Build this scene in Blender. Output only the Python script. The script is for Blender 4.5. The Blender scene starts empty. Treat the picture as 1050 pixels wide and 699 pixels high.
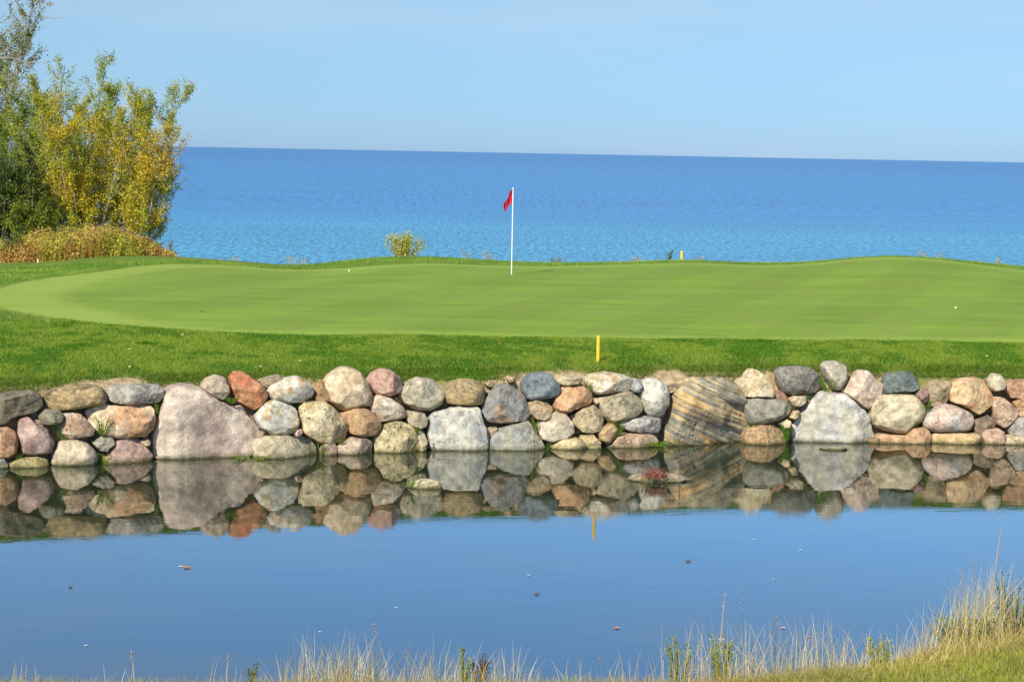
import bpy, math, random
import numpy as np
from mathutils import Matrix, Vector

SC = bpy.context.scene
COL = SC.collection
R = math.radians

# ------------------------------------------------------------ camera, sky, sun, exposure
CAM_H = 5.0
F = 2000.0                       # focal length in photo pixels (photo 1050 wide)
PITCH = math.atan((349.5 - 156.6) / F)
ROLL = R(1.08)
M = Matrix.Rotation(math.pi / 2 - PITCH, 3, 'X') @ Matrix.Rotation(ROLL, 3, 'Z')
cam = bpy.data.objects.new('camera', bpy.data.cameras.new('camera'))
COL.objects.link(cam)
cam.matrix_world = Matrix.Translation((0, 0, CAM_H)) @ M.to_4x4()
cam.data.sensor_width = 36.0
cam.data.lens = 36.0 * F / 1050.0
cam.data.clip_start = 0.1
cam.data.clip_end = 200000.0
SC.camera = cam
MN = np.array(M)

SUN_EL, SUN_AZ = R(40), R(-152)  # azimuth clockwise from +Y (view direction): behind and to the left
sd = Vector((math.sin(SUN_AZ) * math.cos(SUN_EL), math.cos(SUN_AZ) * math.cos(SUN_EL), math.sin(SUN_EL)))
world = bpy.data.worlds.new('World')
SC.world = world
world.use_nodes = True
wn = world.node_tree
wn.nodes.clear()
sky = wn.nodes.new('ShaderNodeTexSky')
sky.sky_type = 'NISHITA'
sky.sun_disc = False
sky.sun_elevation = SUN_EL
sky.sun_rotation = SUN_AZ
sky.air_density = 0.8
sky.dust_density = 0.25
sky.ozone_density = 3.0
sky.altitude = 200
wtc = wn.nodes.new('ShaderNodeTexCoord'); wsep = wn.nodes.new('ShaderNodeSeparateXYZ')
wn.links.new(wtc.outputs['Generated'], wsep.inputs[0])
hue = wn.nodes.new('ShaderNodeValToRGB')      # sky tint by elevation: bluer low, brightness added higher up for the pond's reflection
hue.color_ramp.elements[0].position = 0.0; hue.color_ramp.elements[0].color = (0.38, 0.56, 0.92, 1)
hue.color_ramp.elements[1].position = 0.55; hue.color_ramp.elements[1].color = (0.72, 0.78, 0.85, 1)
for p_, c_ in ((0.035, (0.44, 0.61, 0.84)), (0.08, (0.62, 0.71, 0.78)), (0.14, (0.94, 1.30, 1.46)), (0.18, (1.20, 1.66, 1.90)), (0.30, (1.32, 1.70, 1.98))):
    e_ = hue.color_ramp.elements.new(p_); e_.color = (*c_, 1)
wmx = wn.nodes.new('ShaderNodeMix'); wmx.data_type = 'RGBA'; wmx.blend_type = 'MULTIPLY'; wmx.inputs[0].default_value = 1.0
cmap = wn.nodes.new('ShaderNodeMapping'); cmap.inputs['Scale'].default_value = (1.2, 1.2, 9.0); cmap.inputs['Rotation'].default_value = (0.12, 0.1, 0)
wn.links.new(wtc.outputs['Generated'], cmap.inputs[0])
cirrus = wn.nodes.new('ShaderNodeTexNoise'); cirrus.inputs['Scale'].default_value = 2.2; cirrus.inputs['Detail'].default_value = 5; cirrus.inputs['Roughness'].default_value = 0.55
wn.links.new(cmap.outputs[0], cirrus.inputs['Vector'])
cmr = wn.nodes.new('ShaderNodeMapRange'); cmr.interpolation_type = 'SMOOTHSTEP'
cmr.inputs['From Min'].default_value = 0.40; cmr.inputs['From Max'].default_value = 0.72; cmr.inputs['To Max'].default_value = 0.30
wn.links.new(cirrus.outputs['Fac'], cmr.inputs['Value'])
veil = wn.nodes.new('ShaderNodeMix'); veil.data_type = 'RGBA'; veil.inputs[7].default_value = (4.6, 5.6, 6.7, 1)   # faint high cirrus
wn.links.new(cmr.outputs[0], veil.inputs[0])
bg = wn.nodes.new('ShaderNodeBackground')
bg.inputs['Strength'].default_value = 0.10
wo = wn.nodes.new('ShaderNodeOutputWorld')
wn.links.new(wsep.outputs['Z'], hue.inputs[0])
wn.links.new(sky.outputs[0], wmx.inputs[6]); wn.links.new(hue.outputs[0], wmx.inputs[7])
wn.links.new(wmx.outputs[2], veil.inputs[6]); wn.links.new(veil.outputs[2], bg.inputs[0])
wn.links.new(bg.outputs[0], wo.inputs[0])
sun = bpy.data.objects.new('sun', bpy.data.lights.new('sun', 'SUN'))
sun.data.energy = 4.6
sun.data.angle = R(0.5)
sun.data.color = (1.0, 0.95, 0.87)
sun.rotation_euler = sd.to_track_quat('Z', 'Y').to_euler()
sun.location = sd * 50
COL.objects.link(sun)
SC.view_settings.view_transform = 'Standard'
SC.view_settings.look = 'None'
SC.view_settings.exposure = 0.4
SC.view_settings.gamma = 1.0
SC.view_settings.use_curve_mapping = False

# ------------------------------------------------------------ helpers
rng = np.random.default_rng(7)
random.seed(7)

def ray(px, py):
    d = np.array([(px - 525.0) / F, (349.5 - py) / F, -1.0])
    return MN @ d

def at_z(px, py, z):
    d = ray(px, py)
    k = (z - CAM_H) / d[2]
    return np.array([d[0] * k, d[1] * k, z])

def at_y(px, py, y):
    d = ray(px, py)
    k = y / d[1]
    return np.array([d[0] * k, y, CAM_H + d[2] * k])

def tag(o, label=None, cat=None, group=None, kind=None):
    if label: o['label'] = label
    if cat: o['category'] = cat
    if group: o['group'] = group
    if kind: o['kind'] = kind
    return o

def empty(name, loc, rz=0.0):
    o = bpy.data.objects.new(name, None)
    o.empty_display_size = 0.1
    COL.objects.link(o)
    o.location = tuple(float(v) for v in loc)
    o.rotation_euler = (0, 0, rz)
    return o

def mesh(name, V, faces, mat=None, parent=None, loc=None, smooth=True, col=None, attrs=None, mi=None):
    """V (n,3); faces (m,k) array with one k, or a list of lists."""
    me = bpy.data.meshes.new(name)
    V = np.asarray(V, dtype=np.float32)
    if isinstance(faces, np.ndarray):
        m, k = faces.shape
        me.vertices.add(len(V)); me.vertices.foreach_set('co', V.ravel())
        me.loops.add(m * k); me.loops.foreach_set('vertex_index', faces.ravel().astype(np.int32))
        me.polygons.add(m)
        me.polygons.foreach_set('loop_start', np.arange(0, m * k, k, dtype=np.int32))
        me.polygons.foreach_set('loop_total', np.full(m, k, dtype=np.int32))
        me.update(calc_edges=True)
    else:
        me.from_pydata(V.tolist(), [], faces)
    me.polygons.foreach_set('use_smooth', np.full(len(me.polygons), smooth))
    if col is not None:
        a = me.color_attributes.new('tint', 'FLOAT_COLOR', 'POINT')
        c = np.ones((len(V), 4), dtype=np.float32); c[:, :3] = col
        a.data.foreach_set('color', c.ravel())
    for nm, arr in (attrs or {}).items():
        a = me.attributes.new(nm, 'FLOAT', 'POINT')
        a.data.foreach_set('value', np.asarray(arr, dtype=np.float32))
    for mm in (mat if isinstance(mat, (list, tuple)) else [mat]):
        if mm: me.materials.append(mm)
    me.update()
    o = bpy.data.objects.new(name, me)
    COL.objects.link(o)
    if parent: o.parent = parent
    if loc is not None: o.location = tuple(float(v) for v in loc)
    return o

def _hash(ix, iy, iz, seed):
    h = (ix.astype(np.int64) * 374761393 + iy.astype(np.int64) * 668265263 + iz.astype(np.int64) * 2147483647 + seed * 974634777) & 0xffffffff
    h = ((h ^ (h >> 13)) * 1274126177) & 0xffffffff
    h = h ^ (h >> 16)
    return (h & 0xffffff) / float(0xffffff) * 2 - 1

def vnoise(P, seed=0):
    P = np.asarray(P, dtype=np.float64)
    i = np.floor(P).astype(np.int64); f = P - i
    f = f * f * (3 - 2 * f)
    r = 0
    for dx in (0, 1):
        for dy in (0, 1):
            for dz in (0, 1):
                w = (f[:, 0] if dx else 1 - f[:, 0]) * (f[:, 1] if dy else 1 - f[:, 1]) * (f[:, 2] if dz else 1 - f[:, 2])
                r = r + w * _hash(i[:, 0] + dx, i[:, 1] + dy, i[:, 2] + dz, seed)
    return r

def fbm(P, seed=0, octs=4, gain=0.5):
    r = 0; a = 1.0; P = np.asarray(P, dtype=np.float64)
    for k in range(octs):
        r = r + a * vnoise(P * (2.03 ** k) + 17.3 * k, seed + k)
        a *= gain
    return r

def n2(X, Y, s, seed=0, octs=3):
    P = np.stack([np.ravel(X) * s, np.ravel(Y) * s, np.zeros(np.size(X)) + 0.37], 1)
    return fbm(P, seed, octs).reshape(np.shape(X))

def sstep(a, b, x):
    t = np.clip((x - a) / (b - a), 0, 1)
    return t * t * (3 - 2 * t)

def lin(c):
    c = np.asarray(c, dtype=float) / 255.0
    return np.where(c <= 0.04045, c / 12.92, ((c + 0.055) / 1.055) ** 2.4)

# node helpers
class NT:
    def __init__(s, name):
        s.m = bpy.data.materials.new(name); s.m.use_nodes = True
        s.t = s.m.node_tree; s.t.nodes.clear()
        s.out = s.t.nodes.new('ShaderNodeOutputMaterial')
    def n(s, typ, **kw):
        nd = s.t.nodes.new(typ)
        for k, v in kw.items(): setattr(nd, k, v)
        return nd
    def l(s, a, b): s.t.links.new(a, b)
    def val(s, inp, v):
        if isinstance(v, bpy.types.NodeSocket): s.l(v, inp)
        elif isinstance(v, (tuple, list, np.ndarray)):
            v = [float(q) for q in v]
            inp.default_value = v + [1.0] if len(v) == 3 and inp.type == 'RGBA' else v
        else: inp.default_value = v
    def noise(s, vec, scale, detail=3, rough=0.55, dist=0.0):
        nd = s.n('ShaderNodeTexNoise'); s.l(vec, nd.inputs['Vector'])
        nd.inputs['Scale'].default_value = scale; nd.inputs['Detail'].default_value = detail
        nd.inputs['Roughness'].default_value = rough; nd.inputs['Distortion'].default_value = dist
        return nd.outputs['Fac']
    def ramp(s, fac, a, b, smooth=True):
        nd = s.n('ShaderNodeMapRange'); nd.interpolation_type = 'SMOOTHSTEP' if smooth else 'LINEAR'
        s.l(fac, nd.inputs['Value']); nd.inputs['From Min'].default_value = a; nd.inputs['From Max'].default_value = b
        return nd.outputs[0]
    def mix(s, fac, a, b, mode='MIX'):
        nd = s.n('ShaderNodeMix'); nd.data_type = 'RGBA'; nd.blend_type = mode
        s.val(nd.inputs[0], fac); s.val(nd.inputs[6], a); s.val(nd.inputs[7], b)
        return nd.outputs[2]
    def math(s, op, a, b=0.0):
        nd = s.n('ShaderNodeMath'); nd.operation = op
        s.val(nd.inputs[0], a); s.val(nd.inputs[1], b)
        return nd.outputs[0]
    def mapping(s, vec, scale=(1, 1, 1), rot=(0, 0, 0), loc=(0, 0, 0)):
        nd = s.n('ShaderNodeMapping'); s.l(vec, nd.inputs['Vector'])
        nd.inputs['Scale'].default_value = scale; nd.inputs['Rotation'].default_value = rot; nd.inputs['Location'].default_value = loc
        return nd.outputs[0]
    def scalec(s, c, f):      # colour times float socket
        nd = s.n('ShaderNodeVectorMath'); nd.operation = 'SCALE'
        s.val(nd.inputs[0], c); s.val(nd.inputs['Scale'], f)
        return nd.outputs[0]
    def bump(s, h, strength=1.0, dist=0.02, normal=None):
        nd = s.n('ShaderNodeBump'); s.l(h, nd.inputs['Height'])
        nd.inputs['Strength'].default_value = strength; nd.inputs['Distance'].default_value = dist
        if normal: s.l(normal, nd.inputs['Normal'])
        return nd.outputs[0]
    def attr(s, name):
        nd = s.n('ShaderNodeAttribute'); nd.attribute_name = name
        return nd
    def bsdf(s, **kw):
        b = s.n('ShaderNodeBsdfPrincipled')
        for k, v in kw.items(): s.val(b.inputs[k.replace('_', ' ')], v)
        s.l(b.outputs[0], s.out.inputs[0])
        return b

def plain(name, c, rough=0.6, vary=0.0, scale=20, **kw):
    t = NT(name)
    tc = t.n('ShaderNodeTexCoord').outputs['Object']
    nz = t.noise(tc, scale, 3)
    c = np.asarray(c, float)
    colr = t.mix(nz, c * (1 - vary), c * (1 + vary))
    b = t.bsdf(Base_Color=colr, Roughness=rough, **kw)
    return t.m

# ------------------------------------------------------------ the lie of the land
WL = [(-150, 484), (0, 480.5), (50, 479), (150, 474), (260, 470.5), (330, 468), (435, 463), (500, 462.3), (555, 461.5), (612, 460.5),
      (680, 458), (760, 456), (890, 455), (950, 455), (1050, 456), (1200, 458)]
WLW = np.array([at_z(px, py, 0.0)[:2] for px, py in WL])
def Yw(X):                       # front foot of the stone wall
    return np.interp(X, np.r_[-60, WLW[:, 0], 60], np.r_[WLW[0, 1] - 3, WLW[:, 1], WLW[-1, 1] + 1])

CR = np.array([(-400, 1.5), (0, 1.556), (50, 1.60), (100, 1.79), (140, 1.84), (180, 1.85), (230, 1.78), (290, 1.67), (320, 1.71), (350, 1.83),
      (385, 1.945), (440, 1.99), (500, 1.906), (560, 1.87), (630, 1.93), (700, 2.03), (780, 1.98), (830, 2.04), (870, 2.17),
      (905, 2.26), (950, 2.24), (1000, 2.13), (1050, 2.02), (1250, 1.75)])
_s = np.arange(-400, 1251, 5.0)
_c = np.interp(_s, CR[:, 0], CR[:, 1])
_k = np.exp(-0.5 * (np.arange(-6, 7) / 2.6) ** 2); _k /= _k.sum()
_c = np.convolve(np.pad(_c, 6, mode='edge'), _k, mode='valid')

def bank_edge(X):
    return np.interp(X, [-30, -10, -2, 1.6, 3.3, 5.3, 8, 14, 30], [15.5, 16.6, 16.9, 17.2, 18.0, 19.4, 21.6, 25, 27])

def ground_z(X, Y):
    X = np.asarray(X, float); Y = np.asarray(Y, float)
    yw = Yw(X); t = Y - yw
    # lawn and green
    yc = yw + 0.75
    tp = (Y - yc) / (56 - yc)
    g = np.sin(np.pi / 2 * np.clip(tp / 0.85, 0, 1))
    s = 525 + 2000 * X / np.maximum(Y, 1)
    c = np.interp(s, _s, _c)
    z = 1.17 + 0.75 * g + (c - 1.92) * sstep(0.35, 1.0, tp)
    z = z + 0.20 * (1 - np.exp(-np.maximum(t - 0.7, 0) / 0.55)) * (1 - sstep(0.12, 0.6, tp))
    z = z + 0.025 * n2(X, Y, 0.5, 3) * sstep(0.0, 0.1, tp) * (1 - sstep(0.2, 0.4, tp))
    # behind the crest: bluff down to the lake, gentler to the left where the trees stand
    d = np.maximum(Y - 56, 0)
    steep = 0.05 * d + 0.03 * d * d
    gentle = 0.035 * d + 0.02 * np.maximum(d - 42, 0) ** 2
    w = sstep(150, 205, s)
    z = z - (gentle * (1 - w) + steep * w)
    z = np.maximum(z, -9.0)
    # face behind the stones
    face = -0.8 + (t - 0.32) / 0.34 * 1.93
    z = np.where(t < 0.75, np.minimum(np.clip(face, -0.8, 1.13) + 0.04 * sstep(0.66, 0.75, t), z), z)
    # pond bed and near bank
    e = bank_edge(X) - Y
    zn = np.where(e > 0, 0.30 * (1 - np.exp(-np.maximum(e, 0) / 0.35)) + 0.165 * np.maximum(e, 0), np.maximum(-0.8, e * 0.6))
    zn = np.minimum(zn, 3.4) + 0.05 * n2(X, Y, 0.9, 5) * sstep(0.3, 1.5, e)
    return np.where(t < 0.32, np.maximum(zn, -0.8), z)

def gz(x, y): return float(ground_z(np.array([x]), np.array([y]))[0])

def on_ground(px, py, y0=30.0, y1=70.0):
    d = ray(px, py); ys = np.linspace(y0, y1, 1600); k = ys / d[1]
    X = d[0] * k; Z = CAM_H + d[2] * k
    G = ground_z(X, ys)
    i = np.argmax(Z <= G)
    if not (Z[i] <= G[i]): i = np.argmin(Z - G)
    return np.array([X[i], ys[i], G[i]])

def inside(poly, X, Y):
    c = np.zeros(X.shape, bool); n = len(poly)
    for i in range(n):
        x1, y1 = poly[i]; x2, y2 = poly[(i + 1) % n]
        if y1 == y2: continue
        m = ((y1 > Y) != (y2 > Y)) & (X < (x2 - x1) * (Y - y1) / (y2 - y1) + x1)
        c ^= m
    return c

def pdist(poly, X, Y):           # signed distance, positive inside
    D = np.full(X.shape, 1e9); n = len(poly)
    for i in range(n):
        a = np.array(poly[i]); b = np.array(poly[(i + 1) % n]); ab = b - a
        t = np.clip(((X - a[0]) * ab[0] + (Y - a[1]) * ab[1]) / max(ab @ ab, 1e-9), 0, 1)
        D = np.minimum(D, np.hypot(X - a[0] - t * ab[0], Y - a[1] - t * ab[1]))
    return np.where(inside(poly, X, Y), D, -D)

def smooth_closed(P, per=8):
    P = np.array(P); n = len(P); out = []
    for i in range(n):
        p0, p1, p2, p3 = P[i - 1], P[i], P[(i + 1) % n], P[(i + 2) % n]
        for k in range(per):
            u = k / per
            out.append(0.5 * ((2 * p1) + (-p0 + p2) * u + (2 * p0 - 5 * p1 + 4 * p2 - p3) * u * u + (-p0 + 3 * p1 - 3 * p2 + p3) * u ** 3))
    return out
COLLAR_PX = [(-18, 304), (0, 316), (30, 322), (60, 327), (110, 333), (200, 339), (320, 344), (525, 345.5), (800, 349), (1050, 352), (1250, 356)]
collar = [on_ground(*p)[:2] for p in COLLAR_PX]
backs = [(1250, 53.0), (1050, 54.2), (960, 55.2), (905, 55.4), (850, 55.2), (780, 54.8), (640, 54.6), (560, 54.2), (500, 53.4), (430, 52.6), (360, 52.0), (300, 53.2), (230, 53.4)]
collar += [np.array([(px - 525) / F * y, y]) for px, y in backs]
collar += [on_ground(*p)[:2] for p in [(160, 271.5), (100, 279), (50, 285), (10, 292)]]
COLLAR = smooth_closed(collar, 5)
inner = [on_ground(*p)[:2] for p in [(64, 302), (72, 310), (100, 318), (152, 329), (213, 335), (320, 340), (525, 342), (800, 345.5), (1050, 348), (1250, 352)]]
inner += [np.array([(px - 525) / F * y, y - 0.8]) for px, y in backs[:-1]]
inner += [on_ground(*p)[:2] for p in [(200, 274.5), (122, 285), (85, 293)]]
GREEN = smooth_closed(inner, 5)
# ------------------------------------------------------------ ground sheet
def ax(*segs):
    out = []
    for a, b, st in segs: out += list(np.arange(a, b, st))
    return np.array(out + [segs[-1][1]])
gx = ax((-220, -40, 12), (-40, -16, 1.2), (-16, 17, 0.12), (17, 40, 1.2), (40, 220, 12))
gt = ax((-60, -17, 3), (-17, -8, 0.14), (-8, 0, 0.6), (0, 1.4, 0.07), (1.4, 6, 0.12), (6, 27, 0.14), (27, 60, 1.0), (60, 120, 6))
GX, GT = np.meshgrid(gx, gt)
GY = Yw(GX) + GT
GZ = ground_z(GX, GY)
cd = pdist(COLLAR, GX.ravel(), GY.ravel()); gd = pdist(GREEN, GX.ravel(), GY.ravel())
nzs = n2(GX, GY, 0.8, 11).ravel()
tt = GT.ravel() + 0.25 * nzs
soil = (1 - sstep(0.62, 0.95, tt))
def bare_at(X):
    return np.clip(np.exp(-((X - 0.55) / 0.75) ** 4) + 0.8 * np.exp(-((X - 2.6) / 0.45) ** 2) + 0.8 * np.exp(-((X - 4.6) / 0.3) ** 2) + 0.7 * np.exp(-((X + 3.8) / 0.4) ** 2) + 0.8 * np.exp(-((X + 6.4) / 0.6) ** 2), 0, 1)
tt = tt - 0.22 * bare_at(GX.ravel()) * (1 + 0.9 * n2(GX, GY, 2.6, 15).ravel())
soil = 1 - sstep(0.62, 0.95, tt)
soil = np.where(GT.ravel() < 0.6, 1.0, soil)
soil = np.where(GT.ravel() < -4, 0.0, soil)
ee = (bank_edge(GX) - GY).ravel()
dry = np.where((GT.ravel() < 0) & (ee > -3), 1 - sstep(0.3, 1.6, ee + 0.5 * nzs), 0)
nx, ny = len(gx), len(gt)
ii = (np.arange(ny - 1)[:, None] * nx + np.arange(nx - 1)[None, :]).ravel()
quads = np.stack([ii, ii + 1, ii + nx + 1, ii + nx], 1)

t = NT('turf')
pos = t.n('ShaderNodeNewGeometry').outputs['Position']
big = t.noise(pos, 0.7, 4)
med = t.noise(t.mapping(pos, (1, 0.6, 1)), 5.0, 4, 0.6)
fine = t.noise(pos, 60, 3, 0.7)
streak = t.noise(t.mapping(pos, (0.12, 1.1, 0.2)), 1.5, 4, 0.6)
rough_c = t.mix(t.ramp(big, 0.38, 0.62), (0.085, 0.165, 0.012), (0.17, 0.235, 0.028))
rough_c = t.mix(t.ramp(med, 0.35, 0.7), rough_c, (0.16, 0.21, 0.03))
rough_c = t.scalec(rough_c, t.math('MULTIPLY_ADD', fine, 0.9)); 
green_c = t.mix(t.ramp(streak, 0.35, 0.65), (0.142, 0.232, 0.020), (0.202, 0.294, 0.030))
green_c = t.mix(t.ramp(big, 0.3, 0.75), green_c, (0.180, 0.250, 0.034))
green_c = t.mix(t.ramp(fine, 0.3, 0.7), t.scalec(green_c, 0.92), t.scalec(green_c, 1.08))
mow = t.n('ShaderNodeTexWave'); t.l(t.mapping(pos, (0.35, 1.0, 0), (0, 0, R(8))), mow.inputs['Vector']); mow.inputs['Scale'].default_value = 0.28; mow.inputs['Distortion'].default_value = 0.6
mw = t.ramp(mow.outputs['Fac'], 0.35, 0.65)
green_c = t.mix(mw, t.scalec(green_c, 0.965), t.scalec(green_c, 1.04))
old = t.ramp(t.noise(pos, 2.4, 4, 0.6), 0.60, 0.75)
green_c = t.mix(t.math('MULTIPLY', old, 0.5), green_c, (0.21, 0.27, 0.05))
collar_c = t.mix(t.ramp(streak, 0.35, 0.65), (0.225, 0.312, 0.038), (0.262, 0.342, 0.052))
soil_c = t.mix(t.ramp(t.noise(pos, 9, 5), 0.35, 0.65), (0.46, 0.34, 0.19), (0.27, 0.19, 0.10))
soil_c = t.mix(t.ramp(fine, 0.4, 0.65), soil_c, t.scalec(soil_c, 1.5))
dry_c = t.mix(t.ramp(med, 0.35, 0.65), (0.16, 0.15, 0.05), (0.26, 0.20, 0.085))
c = t.mix(t.ramp(t.math('ADD', t.attr('collar').outputs['Fac'], t.math('MULTIPLY', t.math('SUBTRACT', fine, 0.5), 0.5)), -0.22, 0.22), rough_c, collar_c)
c = t.mix(t.ramp(t.math('ADD', t.attr('green').outputs['Fac'], t.math('MULTIPLY', t.math('SUBTRACT', med, 0.5), 0.8)), -0.45, 0.45), c, green_c)
c = t.mix(t.attr('dry').outputs['Fac'], c, dry_c)
c = t.mix(t.attr('soil').outputs['Fac'], c, soil_c)
b = t.bsdf(Base_Color=c, Roughness=0.9, Specular_IOR_Level=0.15)
hgt = t.math('MULTIPLY', fine, t.math('SUBTRACT', 1.05, t.ramp(t.attr('collar').outputs['Fac'], -0.1, 0.1)))
t.l(t.bump(hgt, 1.0, 0.02), b.inputs['Normal'])
for nd in t.t.nodes:                       # MULTIPLY_ADD third input
    if nd.type == 'MATH' and nd.operation == 'MULTIPLY_ADD': nd.inputs[2].default_value = 0.55
TURF = t.m
tag(mesh('ground', np.stack([GX.ravel(), GY.ravel(), GZ.ravel()], 1), quads, TURF,
         attrs=dict(collar=np.clip(cd, -2, 2), green=np.clip(gd, -2, 2), soil=soil, dry=dry)), kind='structure')

# ------------------------------------------------------------ pond
t = NT('pond_water')
pos = t.n('ShaderNodeNewGeometry').outputs['Position']
r1 = t.noise(t.mapping(pos, (1.0, 1.6, 1)), 1.4, 3, 0.5, 0.4)
r2 = t.noise(t.mapping(pos, (1.0, 2.2, 1)), 9.0, 3, 0.5)
calm = t.ramp(t.noise(t.mapping(pos, (0.25, 0.6, 1)), 0.5, 3), 0.42, 0.62)
h = t.math('ADD', t.math('MULTIPLY', r1, 0.25), t.math('MULTIPLY', t.math('MULTIPLY', r2, calm), 0.07))
b = t.bsdf(Base_Color=(0.022, 0.032, 0.014), Roughness=0.014, IOR=2.3)
b.inputs['Specular IOR Level'].default_value = 0.5
t.l(t.bump(h, 1.0, 0.006), b.inputs['Normal'])
px0, px1 = -45.0, 45.0
V = [(px0, -2, 0), (px1, -2, 0), (px1, 40, 0), (px0, 40, 0)]
xs = np.linspace(px0, px1, 61)
V = [(x, float(bank_edge(x)) - 0.35, 0) for x in xs] + [(x, float(Yw(x)) + 0.6, 0) for x in xs]
n = len(xs)
tag(mesh('pond_water', V, np.array([[i, i + 1, n + i + 1, n + i] for i in range(n - 1)]), t.m, smooth=False), kind='structure')

# ------------------------------------------------------------ lake
t = NT('lake_water')
pos = t.n('ShaderNodeNewGeometry').outputs['Position']
sep = t.n('ShaderNodeSeparateXYZ'); t.l(pos, sep.inputs[0])
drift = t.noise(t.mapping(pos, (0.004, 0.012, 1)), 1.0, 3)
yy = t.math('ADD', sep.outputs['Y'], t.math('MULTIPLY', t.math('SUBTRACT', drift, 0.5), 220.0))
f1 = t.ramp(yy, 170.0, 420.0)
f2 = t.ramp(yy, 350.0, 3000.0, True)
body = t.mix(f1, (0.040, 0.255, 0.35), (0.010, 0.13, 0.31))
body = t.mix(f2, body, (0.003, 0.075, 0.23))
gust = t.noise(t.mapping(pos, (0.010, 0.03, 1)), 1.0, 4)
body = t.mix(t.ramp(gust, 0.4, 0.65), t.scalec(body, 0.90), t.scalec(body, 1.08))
w1 = t.noise(t.mapping(pos, (2.0, 0.42, 1), (0, 0, R(4))), 1.0, 2, 0.5, 0.3)
w2 = t.noise(t.mapping(pos, (1.1, 0.085, 1), (0, 0, R(-3))), 1.0, 2, 0.5, 0.3)
w3 = t.noise(t.mapping(pos, (0.42, 0.014, 1), (0, 0, R(2))), 1.0, 2, 0.5, 0.3)
far = t.ramp(sep.outputs['Y'], 260.0, 900.0)
n12 = t.n('ShaderNodeMix'); t.l(t.ramp(sep.outputs['Y'], 280.0, 480.0), n12.inputs[0]); t.l(w1, n12.inputs[2]); t.l(w2, n12.inputs[3])
n123 = t.n('ShaderNodeMix'); t.l(t.ramp(sep.outputs['Y'], 700.0, 1500.0), n123.inputs[0]); t.l(n12.outputs[0], n123.inputs[2]); t.l(w3, n123.inputs[3])
wv = n123.outputs[0]
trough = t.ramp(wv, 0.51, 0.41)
body = t.mix(t.math('MULTIPLY', trough, 0.95), t.scalec(body, 1.08), t.mix(0.5, t.scalec(body, 0.30), (0.012, 0.09, 0.17)))  # darker water on wave faces, partly their reflection painted into the colour
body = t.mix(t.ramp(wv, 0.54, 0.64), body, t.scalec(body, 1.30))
h = t.math('ADD', t.math('MULTIPLY', w1, 0.5), t.math('MULTIPLY', w2, 0.9))
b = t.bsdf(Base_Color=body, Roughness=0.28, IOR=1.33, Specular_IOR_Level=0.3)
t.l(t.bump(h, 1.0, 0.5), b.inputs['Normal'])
LX = np.array([-60000, -4000, -400, 0, 400, 4000, 60000.0]); LY = np.array([50, 200, 1000, 6000, 90000.0])
A, B = np.meshgrid(LX, LY)
nn = len(LX)
ii = (np.arange(len(LY) - 1)[:, None] * nn + np.arange(nn - 1)[None, :]).ravel()
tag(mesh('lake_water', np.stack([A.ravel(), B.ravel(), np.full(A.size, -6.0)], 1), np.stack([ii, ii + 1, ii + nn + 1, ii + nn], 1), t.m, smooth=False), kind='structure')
# ------------------------------------------------------------ boulders of the wall
ORI = {1: (0, 360), 2: (150, 360), 3: (300, 360), 4: (430, 360), 5: (560, 360), 6: (670, 360), 7: (790, 360), 8: (890, 360)}
ZS = 968 / 180.0

def ico(sub):
    ph = (1 + 5 ** 0.5) / 2
    V = [(-1, ph, 0), (1, ph, 0), (-1, -ph, 0), (1, -ph, 0), (0, -1, ph), (0, 1, ph), (0, -1, -ph), (0, 1, -ph), (ph, 0, -1), (ph, 0, 1), (-ph, 0, -1), (-ph, 0, 1)]
    Fc = [(0, 11, 5), (0, 5, 1), (0, 1, 7), (0, 7, 10), (0, 10, 11), (1, 5, 9), (5, 11, 4), (11, 10, 2), (10, 7, 6), (7, 1, 8), (3, 9, 4), (3, 4, 2), (3, 2, 6), (3, 6, 8), (3, 8, 9), (4, 9, 5), (2, 4, 11), (6, 2, 10), (8, 6, 7), (9, 8, 1)]
    V = [np.array(v) / np.linalg.norm(v) for v in V]
    for _ in range(sub):
        mid = {}; N = []
        def m(a, b):
            k = (min(a, b), max(a, b))
            if k not in mid:
                v = V[a] + V[b]; V.append(v / np.linalg.norm(v)); mid[k] = len(V) - 1
            return mid[k]
        for a, b, c in Fc:
            x, y, z = m(a, b), m(b, c), m(c, a)
            N += [(a, x, z), (b, y, x), (c, z, y), (x, y, z)]
        Fc = N
    return np.array(V), np.array(Fc)
ICO4 = ico(4); ICO5 = ico(5)

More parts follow.
